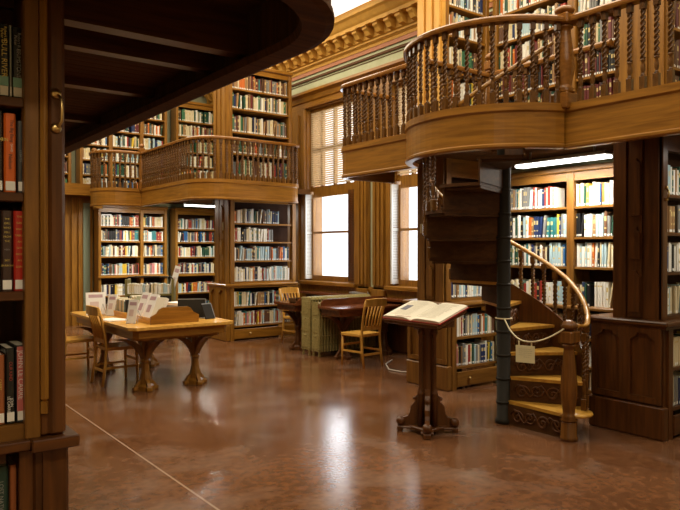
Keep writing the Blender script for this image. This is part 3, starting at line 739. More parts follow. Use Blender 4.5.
teal = plain('teal sticker', (.20, .42, .36), .5); redp = plain('red print', (.30, .03, .02), .5); greyp = plain('grey print', (.28, .28, .26), .5)
DK = plain('near black glossy jacket', (.014, .015, .013), .25); OR = plain('orange jacket', (.62, .12, .015), .3); RD = plain('red jacket', (.42, .025, .015), .3)
BR = plain('dark mottled jacket', (.045, .022, .016), .35); GN = plain('dark green cloth', (.015, .045, .03), .4); PK = plain('rose jacket', (.50, .13, .12), .35); OB = plain('brown orange cloth', (.30, .09, .025), .5)
near_book(-.5, 10, 2.096, .236, DK, 'black book with gold spine lettering reading BULL RIVER, top shelf at left edge', [('BULL RIVER', .024, .125, 0, yel, 1), ('Robert B.', .012, .205, .12, yel, 1), ('Parker', .012, .205, -.2, yel, 1)], strip=[(.037, .068, teal)])
near_book(10.2, 12.6, 2.096, .236, plain('silver jacket', (.30, .32, .28), .3), 'thin silvery grey book between two black books, top shelf at left edge', [])
near_book(12.8, 23.5, 2.096, .233, DK, 'black book with pale lettering, right end of top shelf at left edge', [('Robert B.', .013, .19, .15, greyp, 1), ('Parker', .012, .19, -.2, greyp, 1), ('BRIMSTONE', .018, .115, .1, greyp, 1)], strip=[(.037, .068, teal)])
near_book(-7, 3.6, 1.788, .262, DK, 'black book cut by the photo edge beside the orange book', [('ROBIN', .014, .17, .3, yel, 0)])
near_book(4.4, 16.8, 1.788, .257, OR, 'bright orange book with black script, third shelf region, left edge', [('The Big Bang', .014, .20, .12, blk, 1), ('Nelson', .017, .10, 0, blk, 1), ('DAVID', .009, .145, .1, wh, 1)])
near_book(17.8, 24.3, 1.788, .236, plain('slate jacket', (.045, .05, .05), .35), 'slim slate grey book right of the orange book', [('CLEAVER', .010, .12, 0, greyp, 1)])
near_book(-9, .6, 1.466, .26, DK, 'black book cut by photo edge left of the mottled dark book', [])
near_book(1.2, 13, 1.466, .262, BR, 'dark mottled book with stacked yellow title lines, left of the red book', [(w_, .0085, .235-.0145*i, 0, yel, 0) for i, w_ in enumerate('THE GIRL WHO FELL FROM THE'.split())] + [('SKY', .009, .10, 0, yel, 0), ('HEIDI', .007, .135, 0, greyp, 0), ('DURROW', .008, .083, 0, yel, 0)])
near_book(13.8, 25.2, 1.466, .262, RD, 'red book with stacked yellow title lines, beside the dark mottled book', [(w_, .0088, .243-.0205*i, 0, yel, 0) for i, w_ in enumerate("THE GIRL WHO TABLES AN GIVE FROM AN GUNS".split())])
near_book(-6, 4.6, 1.034, .225, OB, 'rusty brown book at left edge, beside a black book', [('CARRE', .012, .13, 0, yel, 1)])
near_book(5.4, 14.8, 1.034, .245, DK, 'black book with author name JOHN LE CARRE low on its spine', [('JOHN', .011, .068, .12, wh, 1), ('LE CARRE', .012, .062, -.22, wh, 1), ('OUR KIND', .013, .17, 0, redp, 1)])
near_book(15.6, 28.2, 1.034, .252, blk, 'rose and black striped book with JOHN LE CARRE in big letters', [('JOHN LE CARRE', .0225, .155, -.15, wh, 1), ('THE MISSION SONG', .009, .15, .30, greyp, 1)], strip=[(.036, .012+.236, PK)] )
near_book(-8, 8, .611, .285, GN, 'dark green book under the ledge reading LOST NATION, left edge', [('LOST NATION', .018, .18, 0, greyp, 1)])
near_book(9, 16.5, .611, .285, OB, 'rusty orange book under the ledge, right of a dark green book', [])
for z, rn in ((1.035, 'bottom open shelf'), (1.466, 'lower middle shelf'), (1.788, 'upper middle shelf'), (2.096, 'top shelf')):
    fill(((0, 0), 0), -1.09, PX(-10, NY+.03), NY+.035, z, .26, 'fic', int(z*100), '%s of near left bookcase' % rn, th=.034)
fill(((0, 0), 0), -1.09, PX(-10, NY+.03), NY+.035, .237, .30, 'fic', 77, 'base of near left bookcase', th=.034)

# ---------------------------------------------------------------- spiral stair
PXY = (4.90, 4.01); STEP = 29.3; RISE = .2168; SR = .71
ST = thing('spiral_staircase', 'spiral wooden staircase around a black iron pole, rising to the gallery', 'staircase', (*PXY, 0))
pm = MB().lathe([(.075, 0), (.075, .04), (.062, .05), (.062, 2.74), (.07, 2.76), (.05, 2.79), (.002, 2.80)], n=20)
for k in range(13): z = RISE*(k+1)-.02; pm.lathe([(.062, z-.012), (.069, z-.008), (.069, z+.008), (.062, z+.012)], n=20)
pm.build('pole', black, ST)
A0 = -90
def pol(r, a, z=None):
    if a > 180 and r > .3: r -= .06*min(1, (a-180)/45)
    a = math.radians(a); return (r*math.cos(a), r*math.sin(a)) if z is None else (r*math.cos(a), r*math.sin(a), z)
def spiral_curve(cx, cz, R, turns, sgn, n=34):
    out = []
    for i in range(n+1):
        f = i/n; r = R*(1-f)**.9 + .004; a = sgn*2*PI*turns*f
        out.append((cx + r*math.cos(a), cz + r*math.sin(a)))
    return out
for k in range(12):
    a = A0 + STEP*k; z = RISE*(k+1)
    pts = [pol(.055, a-4), pol(SR+.02, a-2.6)] + [pol(SR+.02, a-2.6+(STEP+2.6)*i/5) for i in range(1, 6)] + [pol(.055, a+STEP)]
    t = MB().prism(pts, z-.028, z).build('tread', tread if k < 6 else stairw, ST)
    M = Matrix.Rotation(math.radians(a), 4, 'Z')
    MB().box(.05, SR+.005, -.008, .008, z-RISE, z-.028, M=M).build('riser', stairw, ST)
    # outer string panel following the step
    sp = MB(); n = 5; R = []
    for i in range(n+1):
        b = a + STEP*i/n; R.append([pol(SR-.012, b, z-RISE-.10), pol(SR+.012, b, z-RISE-.10), pol(SR+.012, b, z-.028), pol(SR-.012, b, z-.028)])
    if k < 3: 
        R = [[(p[0], p[1], max(p[2], 0.0)) for p in r] for r in R]
    sp.rings(R, smooth=False); 
    if k < 5:                       # carved scrolls on the riser face
        sc = MB()
        for (cx, cz, R_, tn, sg) in ((.17, .085, .060, 1.6, 1), (.30, .105, .055, 1.5, -1), (.44, .085, .062, 1.6, 1), (.58, .10, .058, 1.5, -1)):
            P = [M @ Vector((x, -.012, z-RISE+zz)) for x, zz in spiral_curve(cx, cz, R_, tn, sg)]
            sc.tube(P, .0075, 5)
        sc.tube([M @ Vector((.10+.55*i/16, -.012, z-RISE+.10+.055*math.sin(i*1.15))) for i in range(17)], .007, 5)
        tag(sc.build('carved_scrollwork', dark, ST), 'carved scroll relief on the riser')
# underside boards of the upper steps (smooth soffit under each tread)
for k in range(5, 12):
    a = A0 + STEP*k; z = RISE*(k+1)
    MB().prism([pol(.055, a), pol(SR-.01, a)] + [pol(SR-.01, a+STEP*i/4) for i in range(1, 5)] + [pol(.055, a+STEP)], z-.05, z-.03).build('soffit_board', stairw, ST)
# landing
MB().prism([pol(.055, 261), pol(SR+.02, 261)] + [pol(SR+.02, 261+28*i/4) for i in range(1, 5)] + [pol(.055, 289)], 2.70, 2.75).build('landing_board', stairw, ST)
MB().box(-.008, .008, -SR+.06, -.05, 2.60, 2.70, M=Matrix.Rotation(math.radians(-9), 4, 'Z')).build('riser', stairw, ST)
# handrail: from the newel round and up
def tl(a): return RISE*(1 + (a-A0)/STEP)
rp = []
for i in range(0, 73):
    a = A0 + 6 + (344-6)*i/72
    off = .52 if i > 6 else .52 + .20*(1-i/6)**1.5
    rp.append(pol(SR+.02, a, tl(a)+off-.02+.05*min(1, i/15)))
rp = [(rp[0][0]-.05, rp[0][1]-.02, rp[0][2]-.0)] + rp
MB().tube(rp, .03, 10, flat=(.017, .025)).build('handrail', railg, ST)
R = []
for i in range(21):
    b = 172 + 84*i/20; R.append([pol(SR+.0, b, 2.46), pol(SR+.03, b, 2.46), pol(SR+.03, b, 2.56), pol(SR+.0, b, 2.56)])
MB().rings(R, smooth=False).build('curved_string', dark, ST)
bal = None; bm_ = twist_baluster(0, .50, .044, True)
for k in range(12):
    for f in (.30, .62, .95):
        a = A0 + STEP*(k+f)
        if a > 252: continue
        if k == 0 and f < .5: continue
        zb = RISE*(k+1) if f < .9 else RISE*(k+1); zt = tl(a)+.53
        if a > 172: zb = max(zb, 2.52)
        if bal is None: bal = bm_.build('baluster', turned, ST); o = bal
        else: o = bal.copy(); COL.objects.link(o)
        o.parent = ST; o.location = pol(SR+.015, a, zb); o.scale = (1, 1, (zt-zb)/.50); o.rotation_euler = (0, 0, math.radians(a))
nw = newel(ST, 4.895, 3.315, 0, .99, 1.15, newelw, True)
R = []
for i in range(31):
    b = -58 + 112*i/30; lo, hi_ = tl(b)-.34, tl(b)+.13
    R.append([pol(SR-.012, b, max(lo, 0)), pol(SR+.012, b, max(lo, 0)), pol(SR+.012, b, hi_), pol(SR-.012, b, hi_)])
MB().rings(R, smooth=False).build('curved_string', dark, ST)
MB().lathe([(.002, .19), (.15, .19), (.158, .203), (.15, .217), (.002, .217)], x=.12, y=-.66, n=24).build('curtail_step', tread, ST)
# rope and sign across the stair
pt_a = Vector((4.86, 3.95, 1.06)); pt_b = Vector((4.89, 3.35, .86+.04))
RS = thing('rope', 'cream rope hanging across the bottom of the spiral stair', 'rope', (4.88, 3.7, .8))
pa = Vector((4.845, 3.955, .97)); pb = Vector((4.84, 3.32, .945)); path = []
for i in range(25):
    f = i/24; p = pa.lerp(pb, f); p.x -= .10*math.sin(PI*f); p.z -= .20*4*f*(1-f)*.75; path.append(p)
local(MB().tube(path, .0065, 8), RS).build('strand', rope_m, RS)
local(MB().tube([Vector((4.90, 4.01, .97)) + Vector((.072*math.cos(t), .072*math.sin(t), 0)) for t in [2*PI*i/16 for i in range(16)]], .0065, 8, closed=True), RS).build('loop', rope_m, RS)
sg_c = path[12]
SG = thing('hanging_sign', 'small cream paper sign hanging from the rope on the stair', 'sign', (sg_c.x-.01, sg_c.y, sg_c.z-.10), -PI/2+.35)
MB().box(-.083, .083, -.002, .002, -.083, .065).build('card', plain('cream card', (.66, .60, .36), .7), SG)
lm = MB(); R = random.Random(4)
for i in range(5):
    x = -.055 + (.04 if i == 4 else 0); e = .055 - (.03 if i == 4 else 0)
    while x < e:
        l = R.uniform(.008, .018); z = .034 - i*.017
        lm.tube([(x+l*j/4, -.0028, z + .003*(-1)**j) for j in range(5)], .0008, 4); x += l + .005
lm.build('handwritten_lines', ink, SG)
for sx in (-.055, .055): MB().box(sx-.006, sx+.006, -.003, .003, .045, .105).build('tab', plain('cream card', (.66, .60, .36), .7), SG)

# ---------------------------------------------------------------- lectern with open book
LT = thing('lectern', 'dark carved pedestal lectern standing on four scrolled feet', 'lectern', (4.13, 4.22, 0))
RZ = Matrix.Rotation(PI/4, 4, 'Z'); MB().box(-.14, .14, -.14, .14, .035, .06, ch=.006).box(-.23, .23, -.055, .055, .03, .05, ch=.006, M=RZ).box(-.055, .055, -.23, .23, .03, .05, ch=.006, M=RZ).build('base_plate', dark, LT)
foot = MB()
prof = [(.02, .05), (.225, .05), (.235, .075), (.215, .11), (.18, .125), (.15, .135), (.135, .17), (.13, .22), (.10, .26), (.095, .30), (.075, .33), (.07, .37), (.02, .40)]
foot.prism(prof, -.018, .018, 'y')
foot.lathe([(.002, -.035), (.02, -.034), (.036, -.02), (.038, 0), (.036, .02), (.02, .034), (.002, .035)], M=Matrix.Translation((.205, 0, .088)) @ Matrix.Rotation(PI/2, 4, 'X'), n=16)
foot.box(.19, .235, -.03, .03, 0, .045, ch=.006)
foot.sphere((.10, 0, .29), .016)
f0 = None
for k in range(4):
    if f0 is None: f0 = foot.build('scrolled_foot', dark, LT); o = f0
    else: o = f0.copy(); COL.objects.link(o); o.parent = LT
    o.rotation_euler = (0, 0, PI/2*k + PI/4); o.scale = (1.14, 1.1, 1)
MB().lathe([(.065, .05), (.07, .34), (.06, .36), (.056, .38), (.056, .88), (.07, .90), (.085, .94)], n=16).build('central_shaft', dark, LT)
c0 = MB().lathe([(.026, .05), (.026, .30), (.03, .31), (.02, .33), (.03, .345), (.03, .355), (.019, .37), (.017, .40), (.017, .84), (.02, .86), (.028, .875), (.028, .89), (.02, .9), (.03, .94)], n=12)
p0 = None
for k in range(4):
    a = PI/2*k
    if p0 is None: p0 = c0.build('colonnette', dark, LT); o = p0
    else: o = p0.copy(); COL.objects.link(o); o.parent = LT
    o.location = (.086*math.cos(a), .086*math.sin(a), 0)
br_ = MB().prism([(.05, .80), (.09, .88), (.15, .915), (.17, .93), (.19, .91), (.205, .93), (.21, .965), (.05, .965)], -.02, .02, 'y')
b0 = None
for k in range(4):
    if b0 is None: b0 = br_.build('bracket', dark, LT); o = b0
    else: o = b0.copy(); COL.objects.link(o); o.parent = LT
    o.rotation_euler = (0, 0, PI/2*k)
    if k % 2 == 0: o.scale = (.75, 1, 1)
# tilted top: rises towards +x
tilt = math.atan2(.115, .33)
TM = Matrix.Translation((-.215, 0, .945)) @ Matrix.Rotation(-tilt, 4, 'Y')
tp = MB().box(0, .37, -.345, .345, 0, .022, M=TM, ch=.006).box(.0, .012, -.345, .345, .022, .034, M=TM)
tp.prism([(-.17, .93), (.13, .93), (.13, 1.04), (-.17, .955)], -.20, .20, 'y')
tp.build('sloping_top', dark, LT)
OB_ = thing('open_book', 'large open book with cream pages lying on the lectern', 'book', (4.13-.215, 4.22, .985))
OB_.rotation_euler = (0, -tilt, 0)
MB().box(.0, .375, -.36, .36, 0, .006).build('cover', plain('red cloth cover', (.35, .03, .02), .5), OB_)
for s in (-1, 1):
    n = 10; top = []
    for i in range(n+1):
        f = i/n; top.append((s*.350*f, .006 + .028*math.sin(min(1, f*3.2)*PI/2)*(1-.25*f) - (.006 if f > .95 else 0)))
    poly = top + [(s*.35, .006), (0, .006)]
    if s < 0: poly = poly[::-1]
    MB().prism(poly, .008, .368, 'x').build('page_block', paper, OB_)
pr = MB(); R = random.Random(2)
for s in (-1, 1):
    for i in range(13):
        x = .33 - i*.023
        for c0_ in (0,):
            y0 = .05 if s > 0 else .05; w_ = R.uniform(.20, .245)
            a, b = sorted((s*y0, s*(y0+w_)))
            if s > 0 and 3 < i < 9: a = s*(y0); b = s*(y0+.11)
            pr.box(x-.0035, x, a, b, .0345, .0352)
pr.build('printed_lines', plain('pale grey print', (.52, .48, .38), .8), OB_)
MB().box(.15, .25, .19, .27, .0325, .0336).build('illustration', plain('blue grey engraving', (.16, .16, .20), .8), OB_)
MB().box(.02, .023, -.004, .20, .033, .0345).build('ribbon', plain('red cloth cover', (.35, .03, .02), .5), OB_)

# ---------------------------------------------------------------- chairs
def make_chair(label, group):
    """seat .43 wide, backrest at local -y, sitter faces +y"""
    t = thing('wooden_chair', label, 'chair', (0, 0, 0), 0, group)
    s = MB(); n = 14; pts = []
    for (x, y) in ((-.20, -.19), (-.215, .17), (-.18, .215), (.18, .215), (.215, .17), (.20, -.19)): pts.append((x, y))
    s.prism(pts, .425, .455).prism([(x*.96, y*.96) for x, y in pts], .415, .425); s.build('seat', goldh, t)
    for sx in (-1, 1):
        P = [(sx*.185, -.235, .0), (sx*.18, -.20, .25), (sx*.178, -.185, .44), (sx*.182, -.205, .60), (sx*.19, -.245, .78), (sx*.195, -.285, .92)]
        MB().tube(P, .02, 4, flat=(.025, .019)).build('leg', gold, t)
        MB().tube([(sx*.19, .185, 0), (sx*.18, .18, .42)], [.016, .024], 4).build('leg', gold, t)
        MB().box(sx*.185-.009, sx*.185+.009, -.2, .18, .20, .225).build('stretcher', gold, t)
    MB().box(-.18, .18, .172, .188, .27, .30).build('stretcher', gold, t)
    MB().box(-.17, .17, -.215, -.2, .16, .19).build('stretcher', gold, t)
    tr = MB(); R = []
    for i in range(9):
        f = -1 + 2*i/8; x = .205*f; y = -.285 - .02*(1-f*f); R.append([(x, y-.011, .835), (x, y+.011, .84), (x, y+.009-.005, .935+.01*(1-f*f)), (x, y-.011-.005, .93+.01*(1-f*f))])
    tr.rings(R, smooth=False); tr.build('top_rail', gold, t)
    MB().box(-.18, .18, -.205, -.185, .50, .56).build('lower_rail', gold, t)
    for i in range(5):
        x = -.12 + .06*i
        MB().tube([(x, -.20, .55), (x*1.02, -.235, .70), (x*1.06, -.285, .845)], .01, 4, flat=(.009, .017)).build('slat', gold, t)
    return t
def ctree(o):
    c = o.copy(); COL.objects.link(c)
    for ch in [x for x in o.children]:
        d = ch.copy(); COL.objects.link(d); d.parent = c
    return c
ch = make_chair('golden wooden slat back chair pulled up to front of the mahogany desk', 'wooden slat back chairs')
bpy.context.view_layer.update()
def place(o, x, y, a, label): o.location = (x, y, 0); o.rotation_euler = (0, 0, math.radians(a)); o['label'] = label; return o
place(ch, 5.78, 7.22, 7, 'golden slat back chair in front of the mahogany desk, behind the lectern')
place(ctree(ch), 6.32, 9.62, 184, 'golden slat back chair on far side of the desks, beside the window bookcase')
place(ctree(ch), 2.66, 8.05, -88, 'golden slat back chair at the left side of the display table, nearer one')
place(ctree(ch), 2.46, 9.0, -92, 'golden chair mostly hidden behind the left pier, at table far left side')

# ---------------------------------------------------------------- tables
def leg_pedestal(t, x, y, H, mt, sgn=1, along='y', foot=.118, mt2=None):
    p = MB()
    # flared octagonal foot
    p.lathe_flat([(foot*.85, 0), (foot*.85, .05), (foot*.62, .075), (foot*.55, .14), (foot*.42, .20), (.046, .215), (.042, H*.52), (.058, H*.54), (.058, H*.57), (.045, H*.60), (.05, H)], n=8)
    for k in range(4):
        M = Matrix.Rotation(PI/2*k, 4, 'Z'); p.box(foot*.4, foot*1.25, -.035, .035, 0, .045, M=M, ch=.008).prism([(foot*.3, .045), (foot*1.1, .045), (foot*.85, .09), (foot*.5, .13), (foot*.35, .19)], -.02, .02, 'y', M=M)
    o = p.build('leg', mt, t); o.location = (x, y, 0)
    b = MB()
    for k in range(4):
        M = Matrix.Rotation(PI/2*k, 4, 'Z')
        n = 8; outer = [(.04 + .36*(1-math.cos(PI/2*i/n))**.9, H*.50 + (H*.5)*math.sin(PI/2*i/n)) for i in range(n+1)]
        inner = [(px+.055*(1-i/n)**.5*0 - .0, pz) for i, (px, pz) in enumerate(outer)]
        thick = [(px-.09*math.sin(PI*.5*i/n)-.03, pz+.0+.0) for i, (px, pz) in enumerate(outer)]
        poly = outer + thick[::-1]
        b.prism(poly, -.022, .022, 'y', M=M)
    o2 = b.build('brace', mt2 or mt, o)
    return o
TB = thing('display_table', 'long golden oak table at left piled with books and leaflets', 'table', (3.08, 8.22, 0))
def rrect(x0, x1, y0, y1, c): return [(x0+c, y0), (x1-c, y0), (x1, y0+c), (x1, y1-c), (x1-c, y1), (x0+c, y1), (x0, y1-c), (x0, y0+c)]
MB().prism(rrect(-.63, .63, -1.24, 1.15, .07), .735, .765).prism(rrect(-.61, .61, -1.22, 1.13, .06), .725, .735).build('tabletop', goldh, TB)
MB().prism(rrect(-.56, .56, -1.17, 1.08, .05), .635, .725).prism(rrect(-.50, .50, -1.1, 1.0, .05), .60, .635).build('apron', oakh, TB)
for (x, y) in ((-.30, -.80), (.31, -.80), (-.30, .70), (.31, .70)): leg_pedestal(TB, x, y, .60, oak, mt2=midoak)
def desk(label, cx, cy, lip_side, x0, x1, hw):
    t = thing('reading_desk', label, 'desk', (cx, cy, 0))
    MB().prism(rrect(x0, x1, -hw, hw, .05), .735, .765).prism(rrect(x0+.015, x1-.015, -hw+.015, hw-.015, .05), .725, .735).build('desktop', maho, t)
    MB().prism(rrect(x0+.05, x1-.05, -hw+.05, hw-.05, .03), .64, .725).build('apron', maho, t)
    ly = hw-.02 if lip_side > 0 else -hw+.02
    MB().prism([(x0+.03, .765), (x1-.03, .765), (x1-.03, .865), (x0+.20, .865), (x0+.12, .85), (x0+.08, .81), (x0+.04, .80)], ly-.012, ly+.012, 'y').build('back_lip', maho, t)
    for x in (x0+.28, x1-.28): leg_pedestal(t, x, 0, .64, dark, foot=.12)
    return t
D1 = desk('red brown mahogany desk with raised back edge in front of the radiators, chair before it', 6.3, 7.82, 1, -.66, .70, .30)
D2 = desk('dark mahogany desk behind the radiators, beside the far bookcase pier', 6.3, 9.0, -1, -.68, .62, .34)
tray = thing('book_tray', 'small dark wooden tray on end of the far desk', 'tray', (5.86, 8.86, .766))
MB().box(-.15, .15, -.10, .10, 0, .015).box(-.15, -.135, -.10, .10, 0, .07).box(.135, .15, -.1, .1, 0, .07).box(-.15, .15, .085, .1, 0, .07).box(-.15, .15, -.1, -.085, 0, .07).build('body', dark, tray)
# radiators
def radiator(label, x, y, n, w_, H):
    t = thing('radiator', label, 'radiator', (x, y, 0), 0, 'cast iron radiators between the desks')
    s = MB(); hw = w_/2
    s.box(-.011, .011, -hw*.96, hw*.96, .07, H, ch=.01).box(-.016, .016, -hw, -hw*.55, .07, H-.01, ch=.012).box(-.016, .016, hw*.55, hw, .07, H-.01, ch=.012).box(-.016, .016, -hw*.2, hw*.2, .12, H-.04, ch=.008)
    s.lathe([(.002, -.03), (.03, -.03), (.035, 0), (.03, .03), (.002, .03)], M=Matrix.Translation((0, 0, H-.02)) @ Matrix.Rotation(PI/2, 4, 'Y'), n=10)
    for z in (.07+(H-.07)*.33, .07+(H-.07)*.66, H-.03): s.box(-.026, .026, -hw, hw, z-.008, z+.008, ch=.003)
    p = None
    for i in range(n):
        if p is None: p = s.build('section', radm, t); o = p
        else: o = p.copy(); COL.objects.link(o); o.parent = t
        o.location = (.05 + i*.054, 0, 0)
    e = MB().box(-.008, .018, -hw-.005, hw+.005, .08, H+.005, ch=.006)
    for z in (.12, .36, .62): e.box(-.014, -.008, -hw*.85, hw*.85, z, z+.20, ch=.003)
    for sy in (-1, 1):
        e.lathe([(.018, 0), (.022, .01), (.014, .05), (.02, .09)], x=.01, y=sy*hw*.75, n=8)
        e.tube([(-.01, sy*hw*.75 + .03*math.cos(q)*(1-i/14), .095 + .03*math.sin(q)*(1-i/14)) for i, q in enumerate([PI*2*1.4*i/13 for i in range(13)])], .006, 5)
    e.sphere((-.012, 0, .30), .014); e.sphere((-.012, 0, .56), .014)
    e.build('ornate_end', radm, t)
    MB().lathe([(.02, 0), (.02, .08)], x=.05+(n-1)*.054, y=0, n=8).build('foot', radm, t)
    return t
radiator('olive gilt cast iron radiator, the farther of the pair beside the far desk', 5.68, 8.44, 22, .22, .875)
radiator('olive gilt cast iron radiator, the nearer of the pair behind the near desk', 5.69, 8.19, 20, .20, .80)
MB().box(0, 0.001, 0, 0.001, 0, 0.001)
wc = thing('window_counter', 'low red brown counter shelf along the wall beneath the windows', 'counter', (6.98, 8.2, 0))
MB().box(-.17, .10, -1.9, .0, .80, .84, ch=.006).box(-.17, .10, .60, 2.2, .80, .84, ch=.006).box(-.17, .10, 0, .60, .80, .84).build('top', maho, wc)
MB().box(-.02, .10, -1.85, 2.15, .02, .80).build('panel', dark, wc)
gd = thing('wire_book_rest', 'small grey metal book rest on the wall counter beside the desks', 'book rest', (6.86, 8.62, .841), .3)
MB().box(-.10, .10, -.14, .14, 0, .012).box(-.10, .10, -.14, .14, .03, .05, M=Matrix.Rotation(.12, 4, 'X')).build('body', grey, gd)
MB().tube([(0, -.16+.0*i, .01+.0*i) if i == 0 else (0, -.16-.03*math.sin(PI*i/8), .01+.06*i/8) for i in range(9)], .006, 6).build('wire_loop', grey, gd)
ob = thing('orange_case', 'small orange and grey case on the floor by the wall behind the lectern', 'case', (6.55, 6.55, 0))
MB().box(-.10, .10, -.14, .14, .10, .34, ch=.02).build('body', orange, ob); MB().box(-.11, .11, -.15, .15, 0, .10, ch=.02).build('base', grey, ob)
MB().tube([(0, -.08, .34), (0, -.07, .38), (0, .07, .38), (0, .08, .34)], .008, 6).build('handle', grey, ob)
cb = MB().tube([(x_-.14, y_+.12, z_) for x_, y_, z_ in [(6.75, 6.75, .80), (6.62, 6.70, .78), (6.50, 6.62, .55), (6.40, 6.50, .30), (6.28, 6.32, .12), (6.12, 6.22, .012), (5.98, 6.32, .012), (5.96, 6.55, .012), (6.2, 6.9, .012), (6.5, 7.1, .012)]], .008, 6)
tag(cb.build('power_cable', white), 'pale cable drooping to the floor behind the lectern', 'cable')

# ---------------------------------------------------------------- things on the display table
TZ = .765
TR = thing('book_trough', 'golden wooden book trough with scalloped ends standing on the display table', 'book trough', (3.05, 8.10, TZ))
endp = [(-.29, 0), (.29, 0), (.29, .085), (.26, .10), (.22, .12), (.19, .165), (.15, .185), (-.15, .185), (-.19, .165), (-.22, .12), (-.26, .10), (-.29, .085)]
MB().prism(endp, -.90, -.875, 'y').build('scalloped_end', oakh, TR); MB().prism(endp, .80, .825, 'y').build('scalloped_end', oakh, TR)
MB().box(-.29, .29, -.88, .80, 0, .02).build('tray_base', goldh, TR)
MB().box(-.29, -.27, -.88, .80, .02, .07).build('side_rail', goldh, TR); MB().box(.27, .29, -.88, .80, .02, .07).build('side_rail', goldh, TR); MB().box(-.01, .01, -.88, .80, .02, .13).build('divider', goldh, TR)
mag1 = plain('pale purple cover print', (.50, .34, .38), .5); mag2 = plain('pink grey picture', (.66, .53, .52), .5); 
# paperbacks standing in the trough, fore edges to the left (facing -x)
R = random.Random(8); y = 8.84; i = 0
cols = ['cream', 'white', 'cream', 'white', 'grey', 'cream', 'tan', 'white', 'cream', 'white', 'yellow', 'cream', 'white', 'cream', 'grey', 'white', 'cream', 'white', 'dark green', 'cream', 'white', 'teal', 'black']
unit_b = UNIT[0]
for cc in cols:
    t_ = R.uniform(.022, .042); y -= t_
    if y < 7.75: break
    i += 1; hh = R.uniform(.165, .205)
    o = unit_b.build('book', [COVER[cc], pages, COVER[cc], gilt]); o.location = (2.80, y, TZ+.0205); o.rotation_euler = (0, 0, -PI/2); o.scale = (t_*.95, .15, hh)
    tag(o, '%s paperback, %s from the back in the table trough' % (cc, ordn(i)), 'book', 'paperbacks in the table trough')
y = 8.84; i = 0
for cc in cols[::-1][:20]:
    t_ = R.uniform(.022, .042); y -= t_; i += 1; hh = R.uniform(.17, .21)
    o = unit_b.build('book', [COVER[cc if cc != 'black' else 'cream'], pages, COVER['white'], gilt]); o.location = (3.09, y, TZ+.0205); o.rotation_euler = (0, 0, -PI/2); o.scale = (t_*.95, .15, hh)
    tag(o, '%s paperback, %s from the back, farther row of the table trough' % (cc if cc != 'black' else 'cream', ordn(i)), 'book', 'paperbacks in the far row of the table trough')
def leaflet(label, x, y, z, rz, w_, h, tilt_, th=.012, art=0, cat='magazine', nm='magazine', coverm=None):
    """front faces local -y, leans back by tilt"""
    t = thing(nm, label, cat, (x, y, z), rz)
    M = Matrix.Rotation(-tilt_, 4, 'X')
    MB().box(-w_/2, w_/2, 0, th, 0, h, M=M).build('pages', coverm or pwhite, t)
    if coverm: return t
    m = MB()
    m.box(-w_*.36, w_*.36, -.0012, .0, h*.76, h*.90, M=M).build('printed_title', mag1, t)
    m2 = MB().box(-w_*.30, w_*.15, -.0012, 0, h*.30, h*.58, M=M)
    m2.build('printed_picture', [mag2, mag1][art], t)
    return t
leaflet('white magazine with pink picture upright on a stand, left end of the table', 2.62, 8.72, TZ+.004, .0-.15, .24, .29, .22)
leaflet('narrow white leaflet leaning on a stand beside the pink magazine', 2.72, 8.50, TZ+.004, -1.0, .13, .27, .25)
leaflet('tall white booklet with purple title leaning in the trough, left of its twin', 2.82, 7.80, TZ+.021, -PI/2+.25, .15, .33, .42, th=.03, art=1)
leaflet('tall white booklet with purple title leaning in the trough, right of its twin', 2.82, 7.53, TZ+.021, -PI/2+.25, .15, .325, .42, th=.03, art=1)
leaflet('thick cream book leaning behind the tall white booklets in the trough', 2.86, 7.38, TZ+.021, -PI/2+.25, .16, .29, .42, th=.045, coverm=paper)
leaflet('pale green booklet leaning left of the tall white booklets', 2.83, 7.97, TZ+.021, -PI/2+.25, .14, .27, .42, th=.03, coverm=plain('pale green card', (.45, .47, .32), .6))
leaflet('small flyer in a clear holder near the front of the table', 2.62, 7.45, TZ+.004, -1.0, .13, .27, .22, th=.006)
hd = thing('wire_easel', 'thin wire easel holding the small flyer on the table front', 'stand', (2.66, 7.45, TZ), -1.0)
hm = MB()
for sx in (-.05, .05):
    hm.tube([(sx, -.06, .028), (sx, -.07, .004), (sx, .0, .004), (sx*.6, .03, .15)], .003, 6); hm.tube([(sx*.6, .03, .15), (sx*.8, .12, .003)], .003, 6)
hm.tube([(-.05, -.06, .028), (-.065, -.065, .045), (-.05, -.07, .06), (-.035, -.065, .045), (-.05, -.06, .028)], .003, 6)
hm.build('frame', grey, hd)
h2 = hd.copy(); COL.objects.link(h2); c_ = hd.children[0].copy() if hd.children else None
if c_: COL.objects.link(c_); c_.parent = h2
h2.location = (2.66, 8.55, TZ); h2.rotation_euler = (0, 0, -.9); h2['label'] = 'thin wire easel standing beside the pink magazine at table left'
pp = thing('paper_stack', 'flat stack of white leaflets lying on the table front', 'papers', (2.58, 7.95, TZ+.001), .1)
MB().box(-.11, .11, -.15, .15, 0, .006).build('lower_sheets', pwhite, pp); MB().box(-.10, .11, -.14, .13, .006, .012, M=Matrix.Rotation(.25, 4, 'Z')).build('upper_sheets', pwhite, pp)
def binder(label, x, y, rz, tilt_, w_, h):
    t = thing('display_binder', label, 'binder', (x, y, TZ+.004), rz)
    M = Matrix.Rotation(-tilt_, 4, 'X')
    MB().box(-w_/2, w_/2, 0, .018, 0, h, M=M, ch=.004).build('cover', black, t)
    MB().box(-w_/2, w_/2, -.002, .0, h-.012, h, M=M).box(w_/2-.01, w_/2, -.002, 0, 0, h, M=M).build('edge_trim', grey, t)
    MB().tube([(-w_*.3, .02, .005), (-w_*.3, .12, .004), (w_*.3, .12, .004), (w_*.3, .02, .005)], .004, 6).build('wire_stand', grey, t)
    return t
binder('wide black binder standing open behind the trough end on the table', 3.44, 7.62, -.45, .15, .34, .235)
